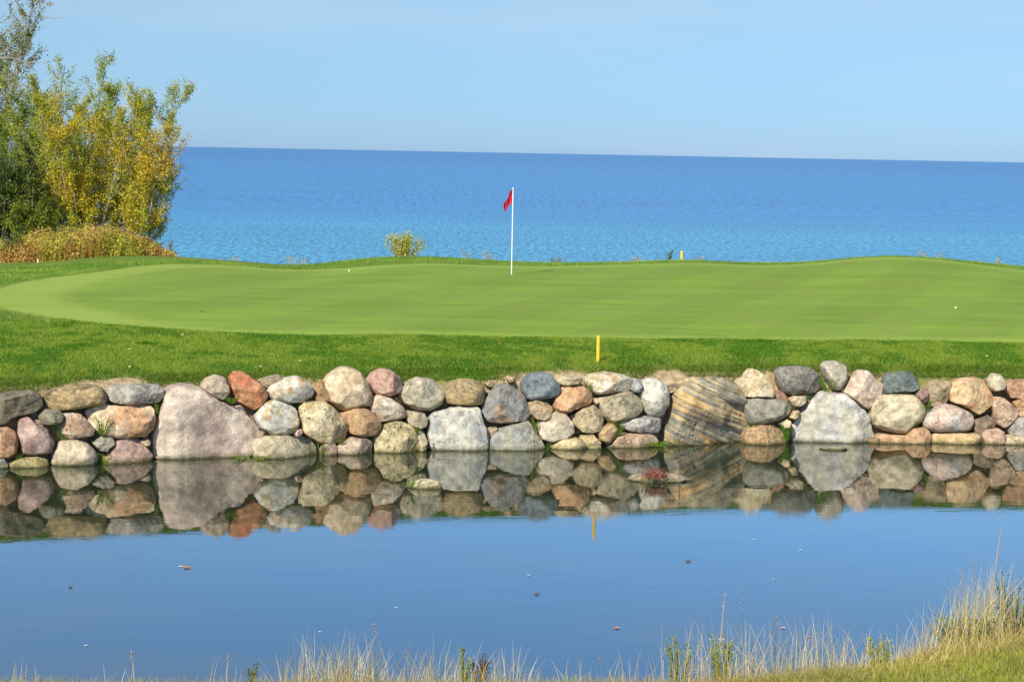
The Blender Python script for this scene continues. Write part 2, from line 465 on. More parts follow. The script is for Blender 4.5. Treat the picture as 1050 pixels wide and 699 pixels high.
def rock_mat(name, c1, c2, style, seed, k=1.0, ts=1.0, rough=1.0):
    """c1, c2: the two tones of the stone as seen sunlit in sRGB; turned into base colours here."""
    t = NT(name)
    wb = np.array([1.06, 1.0, 0.88])
    ds = lambda v: (v * 0.91 + 0.09 * (v @ np.array([0.3, 0.6, 0.1]))) ** 0.86
    a = ds(lin(c1)) * 0.73 * k * wb; b2 = ds(lin(c2)) * 0.72 * k * wb
    oc = t.mapping(t.n('ShaderNodeTexCoord').outputs['Object'], scale=(ts, ts, ts), loc=(seed * 3.71, seed * 1.93, seed * 0.77))
    n1 = t.noise(oc, 2.6, 5, 0.62, 0.5)
    n2_ = t.noise(oc, 9.0, 6, 0.68)
    n3 = t.noise(oc, 48.0 / ts, 3, 0.7)
    if style == 'band':
        ob = t.mapping(oc, (1, 1, 1), (0, R(-24), 0))
        w = t.noise(t.mapping(ob, (0.55, 0.8, 8.0)), 1.7, 6, 0.68, 0.9)
        c = t.mix(t.ramp(w, 0.44, 0.52), a, b2)
        c = t.mix(t.ramp(t.noise(t.mapping(ob, (0.6, 0.8, 4.5)), 2.2, 5, 0.7, 0.6), 0.58, 0.68), c, lin((232, 178, 108)) * 0.8)
        lam = t.noise(t.mapping(ob, (0.6, 0.9, 26.0)), 1.6, 4, 0.7, 0.5)
        c = t.mix(t.ramp(lam, 0.38, 0.60), t.scalec(c, 0.66), t.scalec(c, 1.12))
        cr = t.ramp(t.noise(t.mapping(ob, (0.35, 0.5, 7.0)), 2.0, 5, 0.65, 0.7), 0.56, 0.63)
        c = t.mix(t.math('MULTIPLY', cr, 0.25), c, (0.07, 0.06, 0.045))
        hh = t.math('SUBTRACT', t.math('ADD', t.math('MULTIPLY', w, 1.4), t.math('MULTIPLY', lam, 0.8)), t.math('MULTIPLY', cr, 0.5))
    elif style == 'vein':
        c = t.mix(t.ramp(n1, 0.42, 0.62), a, t.scalec(a, 0.84))
        v = t.noise(oc, 3.6, 4, 0.6, 1.2)
        vv = t.ramp(t.math('ABSOLUTE', t.math('SUBTRACT', v, 0.5)), 0.035, 0.008)
        c = t.mix(t.math('MULTIPLY', vv, 0.8), c, b2)
        hh = n2_
    elif style == 'patch':
        c = t.mix(t.ramp(n1, 0.49, 0.60), a, b2)
        hh = n2_
    elif style == 'pit':
        c = t.mix(t.ramp(n1, 0.4, 0.62), a, b2)
        vo = t.n('ShaderNodeTexVoronoi'); t.l(oc, vo.inputs['Vector']); vo.inputs['Scale'].default_value = 11
        pit = t.math('MULTIPLY', t.ramp(vo.outputs['Distance'], 0.30, 0.14), t.ramp(t.noise(oc, 5, 2), 0.47, 0.55))
        c = t.mix(t.math('MULTIPLY', pit, 0.55), c, t.scalec(b2, 0.35))
        hh = t.math('SUBTRACT', n2_, t.math('MULTIPLY', pit, 0.8))
    else:                                   # 'mottle'
        c = t.mix(t.ramp(n1, 0.40, 0.62), a, b2)
        hh = n2_
    c = t.mix(t.ramp(n2_, 0.30, 0.72), t.scalec(c, 0.62), t.scalec(c, 1.30))
    # crystals and lichen freckles
    c = t.mix(t.ramp(n3, 0.62, 0.70), c, t.scalec(c, 1.35))
    c = t.mix(t.ramp(n3, 0.37, 0.31), c, t.scalec(c, 0.55))
    st = t.noise(t.mapping(oc, (1.4, 1.4, 0.5)), 3.3, 5, 0.7)
    c = t.mix(t.math('MULTIPLY', t.ramp(st, 0.57, 0.72), 0.34), c, (0.10, 0.085, 0.06))
    # hairline cracks
    ck = t.noise(oc, 2.1, 3, 0.5, 1.6)
    crk = t.ramp(t.math('ABSOLUTE', t.math('SUBTRACT', ck, 0.48)), 0.010, 0.002)
    crk = t.math('MULTIPLY', crk, t.ramp(t.noise(oc, 1.3, 2), 0.5, 0.6))
    c = t.mix(t.math('MULTIPLY', crk, 0.6), c, (0.05, 0.04, 0.03))
    # tide mark of algae and wet stone just above the pond
    sep = t.n('ShaderNodeSeparateXYZ'); t.l(t.n('ShaderNodeNewGeometry').outputs['Position'], sep.inputs[0])
    zz = t.math('ADD', sep.outputs['Z'], t.math('MULTIPLY', t.math('SUBTRACT', n2_, 0.5), 0.08))
    c = t.mix(t.math('MULTIPLY', t.ramp(zz, 0.11, 0.02), 0.6), c, (0.13, 0.125, 0.03))
    wet = t.ramp(zz, 0.035, 0.015)
    c = t.mix(wet, c, t.scalec(c, 0.4))
    b = t.bsdf(Base_Color=c, Roughness=0.82, Specular_IOR_Level=0.3)
    h = t.math('ADD', t.math('MULTIPLY', hh, 0.8 * rough), t.math('MULTIPLY', n3, 0.16))
    h = t.math('ADD', h, t.math('MULTIPLY', t.noise(oc, 22.0 / ts, 4, 0.7), 0.40))
    h = t.math('SUBTRACT', h, t.math('MULTIPLY', crk, 0.3))
    t.l(t.bump(h, 1.0, 0.042), b.inputs['Normal'])
    return t.m

def boulder(name, Ppx, c1, c2, style, label, shape='round', group=None, depth=None, seed=0, back=0.0, cat='boulder', k=1.0):
    rs = np.random.default_rng(1000 + seed)
    P = np.array(Ppx, float)
    wl = np.interp(P[:, 0], [p[0] for p in WL], [p[1] for p in WL])
    low = P[:, 1] > wl - 3.2
    P[low, 1] += 9
    # area centroid of the outline
    x, y = P[:, 0], P[:, 1]; x2, y2 = np.roll(x, -1), np.roll(y, -1); cr = x * y2 - x2 * y
    A = cr.sum() / 2; cx = ((x + x2) * cr).sum() / 6 / A; cy = ((y + y2) * cr).sum() / 6 / A
    # wall face at that place: foot line leaning back with height
    foot = at_z(cx, np.interp(cx, [p[0] for p in WL], [p[1] for p in WL]), 0.0)
    X0 = foot[0]; e = 0.6
    tan = np.array([2 * e, float(Yw(X0 + e) - Yw(X0 - e)), 0.0]); tan /= np.linalg.norm(tan)
    nrm = np.array([-tan[1], tan[0], 0.0])          # into the bank
    scale = F / foot[1]
    wm = (x.max() - x.min()) / scale; hm = (y.max() - y.min()) / scale
    dep = depth or (0.16 + 0.34 * min(wm, hm))
    zc = CAM_H - (cy - (146.6 + 0.0189 * cx)) * foot[1] / F
    cdp = 0.22 * max(zc, 0) + dep * 0.72 + back - 0.02
    C0 = foot + nrm * cdp
    def hit(px, py):
        d = ray(px, py); k = ((C0 - np.array([0, 0, CAM_H])) @ nrm) / (d @ nrm)
        return np.array([0, 0, CAM_H]) + d * k
    C = hit(cx, cy)
    Q = []
    for a_, b_ in P:
        q = hit(a_, b_) - C; Q.append((q @ tan, q[2]))
    Q = np.array(Q)
    # radius by angle
    N = 360; th = np.linspace(-np.pi, np.pi, N, endpoint=False); Rr = np.zeros(N)
    for i, a_ in enumerate(th):
        d = np.array([math.cos(a_), math.sin(a_)]); best = 0
        for j in range(len(Q)):
            p, q = Q[j], Q[(j + 1) % len(Q)]; ed = q - p
            den = d[0] * ed[1] - d[1] * ed[0]
            if abs(den) < 1e-9: continue
            s_ = (p[0] * ed[1] - p[1] * ed[0]) / den
            u = (p[0] * d[1] - p[1] * d[0]) / den
            if s_ > 0 and -1e-6 <= u <= 1 + 1e-6: best = max(best, s_)
        Rr[i] = best or Rr[i - 1]
    sg = 5 if shape == 'round' else 2.2
    kk = np.exp(-0.5 * (np.arange(-30, 31) / sg) ** 2); kk /= kk.sum()
    Rr = np.convolve(np.pad(Rr, 30, mode='wrap'), kk, mode='valid') * 1.03
    big = max(wm, hm) > 0.75
    D, Fc = ICO5 if big else ICO4
    rho = np.hypot(D[:, 0], D[:, 2]); ang = np.arctan2(D[:, 2], D[:, 0])
    rad = np.interp(ang, np.r_[th, np.pi], np.r_[Rr, Rr[0]])
    a_exp = 0.73 if shape == 'round' else 0.58
    rp = rho ** a_exp
    yv = np.sign(D[:, 1]) * np.abs(D[:, 1]) ** (a_exp + 0.12) * dep
    V = np.stack([np.cos(ang) * rad * rp, yv, np.sin(ang) * rad * rp], 1)
    sz = 0.5 * (wm + hm)
    # broken faces on the side one sees
    nf = {'round': 4, 'block': 7, 'angular': 10}[shape]
    for _ in range(nf):
        sp_ = 0.45 if depth else 1.0
        nv = np.array([rs.uniform(-0.8, 0.8) * sp_, -1.0, rs.uniform(-0.5, 0.9) * sp_]); nv /= np.linalg.norm(nv)
        h = V @ nv; hmx = h.max(); cut = hmx * rs.uniform(0.74, 0.92)
        over = np.maximum(h - cut, 0)
        V = V - nv[None, :] * (over * 0.95)[:, None]
    lf = fbm(V / sz * 2.2 + seed * 5.1, seed, 3)
    hf = fbm(V / 0.11 + seed * 2.3, seed + 9, 4, 0.55)
    rg = 1 - np.abs(vnoise(V / sz * 3.4 + seed, seed + 4)) * 2
    dirn = V / (np.linalg.norm(V, axis=1)[:, None] + 1e-6)
    am = {'round': 0.020, 'block': 0.026, 'angular': 0.034}[shape]
    V = V + dirn * ((lf * am + (rg - 0.4) * am * 0.35) * sz + hf * (0.006 if shape == 'round' else 0.011))[:, None]
    if style == 'band':                              # split along its layers
        q = V[:, 2] * math.cos(R(24)) + V[:, 0] * math.sin(R(24))
        q = q + 0.05 * fbm(V * 1.6, 77, 3)
        st = fbm(np.stack([q * 9.0, V[:, 0] * 0.7, V[:, 1] * 0.3], 1), 31, 4, 0.6)
        V = V + np.array([0, -1, 0])[None, :] * (st * 0.055 * sstep(0.2, 1.0, -D[:, 1] + 0.3))[:, None]
    W = V[:, 0:1] * tan + V[:, 1:2] * nrm + V[:, 2:3] * np.array([0, 0, 1.0])
    o = mesh(name, W, Fc, rock_mat('stone_' + str(seed), c1, c2, style, seed, k, float(np.clip(0.75 / sz, 0.5, 1.5)), {'round': 0.6, 'block': 1.0, 'angular': 1.2}[shape] * rs.uniform(0.7, 1.2)), loc=C)
    tag(o, label, cat, group)
    return o

G = 'boulders of the dry stone wall'
S = []
def st(r, pts, c1, c2, style, shape, label, back=0.0, depth=None):
    ox, oy = ORI[r]
    S.append(dict(P=[(ox + a / ZS, oy + b / ZS) for a, b in pts], c1=c1, c2=c2, style=style, shape=shape, label=label, back=back, depth=depth))

st(1, [(-60, 245), (60, 225), (165, 220), (220, 240), (240, 300), (180, 335), (90, 350), (20, 395), (-60, 410)], (150, 138, 112), (98, 90, 74), 'mottle', 'block', 'long dark olive brown boulder in the top course at the left end of the wall')
st(1, [(240, 240), (290, 210), (400, 185), (490, 180), (555, 200), (583, 240), (575, 285), (500, 300), (400, 312), (320, 318), (255, 300)], (186, 160, 108), (110, 98, 72), 'patch', 'block', 'tan boulder with dark stains in the top course beside the flat pale grey slab')
st(1, [(600, 195), (700, 183), (860, 183), (895, 205), (895, 255), (860, 280), (700, 290), (620, 283), (588, 245)], (196, 190, 178), (158, 152, 142), 'mottle', 'block', 'flat pale grey slab in the top course left of the giant mauve boulder')
st(1, [(215, 360), (250, 322), (320, 320), (350, 350), (340, 390), (290, 404), (225, 400)], (160, 150, 122), (132, 128, 104), 'mottle', 'round', 'small olive grey cobble beneath the stained tan boulder')
st(1, [(350, 345), (420, 335), (470, 375), (515, 425), (510, 455), (440, 475), (370, 478), (330, 450), (320, 400)], (212, 204, 186), (190, 152, 118), 'mottle', 'angular', 'pale wedge stone with a brown lower edge left of the broad orange cream boulder')
st(1, [(480, 325), (560, 290), (650, 300), (780, 290), (835, 310), (850, 370), (835, 430), (790, 470), (700, 475), (620, 470), (540, 440), (490, 400)], (240, 214, 178), (224, 168, 116), 'mottle', 'block', 'broad orange and cream boulder under the flat pale grey slab')
st(1, [(105, 380), (150, 357), (190, 390), (260, 430), (300, 500), (280, 560), (190, 568), (120, 560), (95, 450)], (198, 168, 156), (170, 136, 130), 'mottle', 'round', 'mauve pink hump of a boulder above the yellow green water stone')
st(1, [(-60, 425), (40, 420), (85, 450), (100, 500), (90, 560), (40, 585), (-60, 575)], (222, 168, 122), (170, 128, 96), 'mottle', 'round', 'orange brown boulder cut by the left edge, second course')
st(1, [(-40, 590), (20, 590), (45, 620), (30, 655), (-40, 660)], (142, 140, 136), (104, 102, 98), 'mottle', 'block', 'small dark grey stone at the waterline at the left edge')
st(1, [(45, 625), (110, 590), (200, 580), (260, 600), (278, 640), (270, 660), (160, 662), (50, 660)], (184, 170, 108), (150, 144, 96), 'mottle', 'round', 'low yellow green stone at the waterline under the mauve pink boulder')
st(1, [(285, 560), (330, 500), (410, 478), (480, 500), (530, 560), (525, 620), (440, 640), (300, 645), (278, 620)], (214, 198, 166), (176, 158, 126), 'mottle', 'round', 'round sand coloured boulder at the waterline between yellow green and rose stones')
st(1, [(500, 500), (560, 475), (610, 470), (628, 500), (580, 550), (540, 545)], (190, 186, 160), (160, 156, 136), 'mottle', 'block', 'small grey green stone wedged under the broad orange cream boulder')
st(1, [(570, 590), (640, 490), (720, 470), (770, 490), (830, 560), (825, 600), (700, 625), (600, 628)], (196, 162, 146), (158, 108, 94), 'patch', 'angular', 'rose red angular stone at the waterline left of the giant mauve boulder')
st(1, [(762, 492), (815, 480), (828, 500), (815, 520), (785, 515)], (226, 204, 160), (206, 180, 140), 'mottle', 'round', 'tiny cream pebble on top of the rose red angular stone', 0.08)
st(1, [(185, 372), (235, 372), (262, 420), (225, 425)], (186, 150, 136), (160, 124, 112), 'mottle', 'block', 'sliver of pink stone behind the small olive grey cobble', 0.2)
st(2, [(20, 600), (20, 480), (60, 380), (100, 215), (150, 180), (220, 182), (300, 215), (390, 270), (470, 300), (520, 290), (560, 350), (610, 410), (605, 450), (570, 540), (540, 580), (400, 592), (200, 603)], (224, 204, 184), (192, 166, 156), 'mottle', 'angular', 'giant mauve grey boulder, the largest one on the left side, full wall height', 0.0, 0.62)
st(2, [(300, 190), (330, 150), (380, 132), (430, 145), (455, 190), (460, 225), (420, 270), (360, 250), (310, 215)], (214, 192, 164), (190, 166, 138), 'mottle', 'round', 'pale beige cobble on the right shoulder of the giant mauve boulder')
st(2, [(460, 145), (490, 118), (540, 122), (600, 160), (650, 200), (662, 240), (640, 285), (590, 318), (540, 295), (480, 260), (465, 200)], (218, 150, 100), (206, 120, 78), 'mottle', 'angular', 'bright rust orange boulder in the top course, tilted')
st(2, [(620, 160), (680, 140), (735, 130), (755, 155), (700, 180), (665, 200), (640, 190)], (196, 176, 142), (162, 146, 116), 'mottle', 'block', 'drab tan stone half hidden behind the oval white and ochre boulder', 0.15)
st(2, [(665, 215), (700, 175), (780, 145), (830, 137), (890, 170), (922, 205), (915, 240), (850, 280), (760, 280), (680, 260)], (222, 218, 202), (206, 168, 110), 'patch', 'round', 'oval white boulder with ochre patch in the top course right of the rust orange one')
st(2, [(590, 360), (640, 290), (700, 268), (770, 280), (825, 320), (840, 390), (820, 430), (760, 462), (690, 460), (620, 420)], (216, 216, 204), (190, 160, 104), 'patch', 'round', 'egg shaped white boulder stained ochre below, under the oval ochre patched boulder')
st(2, [(585, 560), (580, 520), (620, 475), (720, 463), (850, 462), (920, 490), (938, 540), (925, 585), (820, 597), (650, 598), (590, 585)], (206, 192, 158), (172, 162, 128), 'mottle', 'block', 'long low khaki boulder at the waterline right of the giant mauve boulder')
st(2, [(805, 450), (820, 428), (850, 425), (858, 450), (835, 467), (812, 465)], (224, 186, 166), (206, 164, 146), 'mottle', 'round', 'tiny pink pebble above the long low khaki boulder', 0.04)
st(2, [(610, 430), (650, 440), (665, 460), (620, 478), (598, 472)], (170, 150, 126), (140, 124, 104), 'mottle', 'block', 'small brown chip between the giant mauve boulder and the egg shaped white one', 0.1)
st(3, [(30, 310), (60, 282), (170, 280), (220, 310), (270, 360), (290, 410), (270, 470), (220, 505), (150, 500), (90, 470), (40, 430), (45, 380)], (234, 218, 174), (200, 172, 116), 'pit', 'angular', 'knobbly cream yellow boulder under the tall tan crown boulder')
st(3, [(165, 180), (200, 130), (270, 88), (310, 88), (360, 110), (390, 155), (415, 190), (427, 240), (420, 300), (370, 305), (270, 322), (220, 290), (180, 260)], (228, 206, 168), (206, 178, 138), 'mottle', 'round', 'large rounded tan boulder that rises above the grass edge left of the pink round one')
st(3, [(122, 215), (150, 160), (185, 175), (195, 275), (150, 278), (118, 262)], (208, 166, 118), (180, 142, 100), 'mottle', 'block', 'orange tan stone tucked behind the left side of the large rounded tan boulder', 0.14)
st(3, [(415, 165), (440, 120), (490, 97), (540, 105), (585, 145), (600, 190), (585, 220), (530, 248), (460, 240), (425, 210)], (220, 178, 156), (202, 152, 134), 'mottle', 'round', 'round salmon pink boulder in the top course')
st(3, [(575, 230), (620, 180), (690, 147), (770, 155), (825, 195), (830, 240), (810, 290), (750, 322), (670, 320), (600, 280)], (202, 192, 164), (180, 170, 144), 'mottle', 'round', 'smooth grey beige oval boulder in the top course right of the salmon pink one')
st(3, [(425, 300), (440, 245), (480, 237), (540, 260), (600, 300), (622, 345), (600, 365), (520, 380), (470, 385), (430, 350)], (236, 218, 192), (214, 190, 160), 'mottle', 'round', 'creamy white sloping boulder directly beneath the salmon pink one')
st(3, [(265, 350), (330, 312), (400, 315), (440, 345), (480, 380), (480, 420), (450, 460), (380, 470), (310, 450), (285, 400)], (210, 168, 118), (178, 134, 94), 'mottle', 'round', 'orange brown oval boulder between the knobbly cream one and the pitted pyramid')
st(3, [(625, 345), (640, 330), (720, 338), (732, 370), (725, 410), (690, 425), (640, 410), (625, 380)], (212, 196, 164), (188, 172, 142), 'mottle', 'block', 'small beige block left of the big white squared boulder')
st(3, [(435, 540), (440, 480), (490, 410), (560, 378), (610, 385), (660, 430), (700, 480), (690, 530), (690, 560), (500, 563), (437, 560)], (218, 204, 152), (186, 168, 118), 'pit', 'angular', 'pitted yellowish pyramid boulder at the waterline')
st(3, [(690, 470), (700, 430), (720, 440), (735, 490), (725, 560), (692, 562)], (206, 196, 156), (176, 160, 116), 'mottle', 'block', 'narrow upright yellowish stone between the pitted pyramid and the white squared boulder')
st(3, [(215, 570), (250, 520), (320, 475), (400, 480), (430, 510), (430, 560), (350, 572), (240, 582)], (206, 184, 158), (176, 150, 128), 'mottle', 'angular', 'low pinkish beige stone at the waterline left of the pitted pyramid')
st(3, [(158, 530), (175, 512), (230, 512), (238, 540), (215, 575), (165, 576)], (194, 170, 144), (166, 142, 120), 'mottle', 'block', 'small beige chip at the waterline under the knobbly cream boulder', 0.06)
st(3, [(540, 248), (585, 246), (600, 285), (560, 275)], (206, 160, 134), (180, 134, 110), 'mottle', 'block', 'sliver of terracotta stone showing under the salmon pink boulder', 0.16)
st(4, [(135, 220), (150, 180), (220, 155), (300, 158), (345, 180), (357, 220), (350, 270), (330, 292), (220, 292), (145, 285)], (190, 164, 110), (158, 136, 98), 'mottle', 'round', 'ochre brown loaf shaped boulder on top of the white squared boulder')
st(4, [(45, 360), (75, 330), (200, 308), (320, 303), (330, 350), (355, 430), (370, 500), (368, 545), (200, 552), (40, 550), (40, 450)], (214, 212, 196), (182, 186, 182), 'patch', 'block', 'big white squared boulder with a pink left edge at the waterline', 0.0, 0.5)
st(4, [(335, 320), (370, 250), (420, 195), (480, 188), (560, 225), (590, 280), (610, 330), (605, 365), (560, 385), (450, 395), (370, 380)], (146, 146, 144), (172, 146, 118), 'patch', 'angular', 'blue grey boulder with brown sides above the grey trapezoid block')
st(4, [(378, 510), (400, 455), (440, 425), (520, 405), (600, 378), (620, 410), (650, 460), (675, 520), (670, 540), (540, 550), (380, 545)], (156, 160, 156), (180, 174, 150), 'mottle', 'angular', 'blue grey trapezoid block at the waterline right of the white squared boulder')
st(4, [(560, 180), (590, 135), (650, 117), (720, 125), (770, 190), (780, 225), (745, 250), (660, 265), (590, 262), (565, 220)], (134, 148, 156), (112, 126, 134), 'mottle', 'round', 'slate blue rounded boulder in the top course near the middle of the wall')
st(4, [(360, 418), (425, 418), (405, 460), (378, 490)], (208, 184, 148), (176, 152, 120), 'mottle', 'block', 'tan chip between the white squared boulder and the grey trapezoid block', 0.14)
st(4, [(600, 290), (640, 270), (700, 280), (728, 310), (725, 345), (680, 378), (640, 370), (610, 340)], (212, 186, 144), (176, 142, 100), 'mottle', 'angular', 'small buff and brown stone under the slate blue rounded boulder')
st(4, [(655, 410), (680, 370), (740, 332), (800, 345), (840, 390), (845, 440), (800, 480), (720, 493), (670, 480), (650, 440)], (228, 214, 188), (196, 168, 132), 'vein', 'angular', 'white marbled boulder with brown veins below the small buff stone')
st(4, [(725, 525), (780, 485), (860, 472), (910, 500), (925, 530), (850, 540), (740, 542)], (220, 200, 150), (196, 172, 124), 'mottle', 'round', 'low flat cream stone at the waterline under the white marbled boulder')
st(4, [(360, 180), (385, 165), (412, 172), (412, 190), (380, 196)], (190, 168, 128), (164, 144, 110), 'mottle', 'block', 'flat tan chip on the turf edge behind the blue grey and brown boulder', 0.2)
st(4, [(475, 152), (485, 135), (508, 138), (517, 165), (487, 168)], (226, 190, 148), (206, 170, 130), 'mottle', 'round', 'small peach pebble on the bare earth left of the slate blue boulder', 0.25)
st(5, [(35, 300), (60, 230), (90, 190), (200, 188), (240, 225), (250, 270), (220, 295), (160, 315), (90, 335), (45, 320)], (226, 178, 128), (206, 152, 104), 'mottle', 'angular', 'apricot orange boulder beneath the small flat cream cap stone')
st(5, [(50, 160), (90, 138), (170, 135), (205, 150), (180, 178), (110, 187), (65, 178)], (226, 206, 164), (204, 182, 138), 'mottle', 'round', 'small flat cream cap stone right of the slate blue rounded boulder')
st(5, [(210, 160), (240, 125), (330, 118), (430, 130), (468, 150), (465, 200), (440, 215), (350, 225), (270, 237), (235, 215)], (222, 214, 190), (212, 178, 126), 'patch', 'round', 'long white and tan boulder in the top course beneath the yellow stake')
st(5, [(468, 180), (485, 148), (510, 155), (520, 185), (505, 222), (475, 225), (462, 210)], (178, 180, 178), (158, 160, 160), 'mottle', 'round', 'small blue grey pebble between the long white and tan boulder and the upright white oval')
st(5, [(520, 200), (540, 155), (600, 150), (655, 185), (668, 240), (660, 300), (620, 358), (560, 355), (530, 320), (512, 250)], (222, 220, 204), (196, 192, 176), 'mottle', 'round', 'upright oval white boulder left of the giant striped boulder')
st(5, [(270, 260), (380, 225), (450, 220), (495, 250), (520, 300), (515, 335), (450, 370), (340, 390), (300, 350), (285, 300)], (202, 186, 148), (174, 162, 132), 'mottle', 'round', 'tan grey rounded boulder under the long white and tan boulder')
st(5, [(135, 360), (200, 320), (260, 295), (285, 330), (300, 370), (300, 430), (240, 450), (190, 440), (160, 410)], (206, 186, 144), (178, 160, 124), 'mottle', 'angular', 'sharp edged khaki boulder with a split face left of the tan grey rounded one')
st(5, [(280, 450), (310, 410), (360, 395), (385, 420), (370, 470), (330, 508), (290, 490)], (210, 180, 128), (180, 146, 98), 'mottle', 'round', 'small ochre cobble between the khaki split boulder and the lilac slab')
st(5, [(395, 395), (450, 375), (540, 360), (620, 370), (625, 400), (605, 445), (500, 450), (430, 430)], (190, 184, 178), (160, 156, 154), 'mottle', 'block', 'lilac grey slab directly left of the giant striped boulder')
st(5, [(335, 520), (380, 465), (450, 455), (570, 452), (600, 465), (605, 500), (560, 520), (430, 533), (345, 533)], (206, 172, 138), (180, 146, 118), 'mottle', 'block', 'long pink beige stone at the waterline under the lilac grey slab')
st(5, [(180, 470), (250, 455), (285, 490), (292, 525), (225, 525)], (222, 200, 148), (198, 174, 124), 'mottle', 'block', 'buttery yellow stone under the khaki split boulder at the waterline', 0.06)
st(5, [(222, 524), (290, 517), (322, 537), (240, 543)], (196, 184, 138), (170, 160, 116), 'mottle', 'round', 'thin olive cream slip of stone at the waterline left of the long pink beige stone', -0.03)
st(5, [(655, 182), (690, 158), (717, 185), (702, 218), (675, 226)], (222, 196, 160), (196, 166, 132), 'mottle', 'block', 'small peach stone wedged between the upright white oval and the giant striped boulder', 0.08)
st(5, [(250, 262), (268, 255), (280, 275), (265, 290)], (226, 196, 158), (206, 172, 134), 'mottle', 'round', 'tiny peach pebble right of the apricot orange boulder', 0.06)
st(6, [(20, 510), (30, 440), (80, 340), (100, 250), (130, 200), (200, 155), (270, 148), (340, 145), (400, 160), (450, 190), (480, 250), (500, 340), (500, 400), (485, 500), (470, 515), (280, 520), (40, 517)], (214, 188, 138), (160, 157, 138), 'band', 'block', 'giant boulder with orange and grey stripes, full height of the wall', 0.0, 0.6)
st(6, [(445, 175), (500, 150), (540, 97), (590, 120), (630, 170), (650, 225), (645, 252), (560, 248), (490, 250), (465, 210)], (238, 224, 186), (218, 190, 136), 'mottle', 'angular', 'jagged cream white boulder in the top course right of the giant striped one')
st(6, [(670, 110), (700, 88), (800, 85), (870, 92), (905, 130), (922, 185), (900, 215), (840, 232), (750, 240), (700, 220), (680, 170)], (150, 144, 132), (126, 122, 114), 'mottle', 'round', 'dark grey rounded boulder in the top course right of the jagged cream one')
st(6, [(490, 275), (560, 258), (650, 263), (720, 270), (758, 300), (745, 340), (680, 380), (580, 405), (520, 400), (500, 360)], (154, 150, 132), (136, 134, 120), 'mottle', 'round', 'smooth green grey boulder in the middle course right of the giant striped one')
st(6, [(640, 222), (700, 218), (748, 268), (700, 275), (650, 268)], (174, 130, 104), (148, 108, 88), 'mottle', 'block', 'dull red brown stone behind the jagged cream and dark grey boulders', 0.14)
st(6, [(745, 262), (780, 245), (838, 245), (835, 280), (800, 302), (765, 300)], (226, 204, 164), (202, 178, 140), 'mottle', 'round', 'cream cobble under the dark grey rounded boulder')
st(6, [(490, 470), (510, 425), (580, 403), (660, 400), (690, 420), (720, 480), (735, 515), (600, 518), (490, 515)], (178, 150, 106), (230, 166, 112), 'vein', 'block', 'brown stone with orange veins at the waterline between striped and white giants')
st(6, [(742, 362), (770, 328), (800, 325), (797, 350), (765, 376)], (228, 204, 154), (206, 178, 130), 'mottle', 'round', 'tiny cream pebble on the left slope of the white marbled giant, the upper of two', 0.02)
st(6, [(688, 397), (730, 372), (752, 380), (747, 415), (710, 424)], (230, 206, 160), (206, 180, 134), 'mottle', 'round', 'small cream pebble above the right end of the orange veined stone', 0.02)
st(7, [(278, 80), (300, 58), (350, 53), (400, 75), (420, 120), (405, 175), (370, 215), (330, 195), (300, 150)], (194, 186, 162), (174, 166, 144), 'mottle', 'round', 'upright smooth putty grey boulder, highest of the wall, against the grass', 0.05)
st(7, [(108, 440), (105, 410), (150, 330), (200, 285), (250, 220), (280, 213), (330, 235), (400, 230), (450, 270), (500, 320), (525, 360), (530, 420), (560, 470), (540, 495), (400, 510), (150, 508), (110, 490)], (210, 208, 202), (216, 210, 188), 'patch', 'angular', 'giant white and grey marbled boulder at the waterline on the right side', 0.0, 0.6)
st(7, [(395, 215), (440, 150), (490, 105), (530, 105), (570, 145), (608, 185), (600, 220), (560, 280), (520, 320), (460, 275)], (230, 206, 184), (206, 172, 146), 'mottle', 'angular', 'diamond shaped pinkish white boulder beside the giant white one')
st(7, [(612, 190), (635, 130), (660, 120), (770, 118), (800, 145), (820, 200), (770, 222), (620, 228)], (120, 132, 130), (96, 108, 108), 'mottle', 'block', 'dark blue green slab on top of the big cream boulder')
st(7, [(537, 350), (550, 290), (590, 240), (660, 233), (780, 232), (820, 275), (848, 330), (830, 370), (780, 410), (740, 450), (640, 440), (560, 410)], (222, 208, 168), (184, 168, 134), 'mottle', 'round', 'big cream rounded boulder under the dark blue green slab')
st(7, [(790, 235), (825, 205), (855, 215), (865, 255), (840, 285), (805, 265)], (186, 150, 136), (158, 122, 112), 'mottle', 'round', 'small rose brown cobble right of the dark blue green slab')
st(7, [(850, 210), (880, 170), (930, 158), (985, 165), (990, 220), (960, 285), (890, 300), (850, 290), (865, 250)], (200, 174, 132), (168, 152, 116), 'mottle', 'block', 'tan boulder between the small rose cobble and the bright orange cream boulder', 0.05)
st(7, [(530, 490), (575, 465), (605, 490), (590, 512), (535, 512)], (178, 138, 112), (146, 110, 90), 'mottle', 'block', 'small dull red stone at the waterline right of the giant white boulder', 0.08)
st(7, [(595, 225), (630, 222), (620, 245), (590, 255)], (200, 164, 140), (180, 144, 120), 'mottle', 'block', 'small dusty pink chip left of the dark blue green slab', 0.14)
st(8, [(285, 380), (340, 330), (390, 290), (470, 300), (560, 335), (577, 380), (560, 430), (470, 440), (340, 440), (300, 415)], (188, 184, 180), (218, 186, 164), 'mottle', 'round', 'speckled grey and pink granite boulder under the bright orange cream one')
st(8, [(437, 230), (460, 170), (500, 152), (600, 150), (645, 165), (680, 220), (692, 260), (650, 310), (600, 340), (560, 325), (520, 295), (440, 270)], (240, 206, 154), (228, 168, 112), 'mottle', 'angular', 'bright orange cream boulder in the top course near the right end')
st(8, [(655, 160), (690, 120), (730, 130), (755, 180), (745, 210), (690, 220), (665, 200)], (212, 198, 166), (190, 176, 146), 'mottle', 'round', 'small pale egg shaped cobble on top right of the bright orange cream boulder')
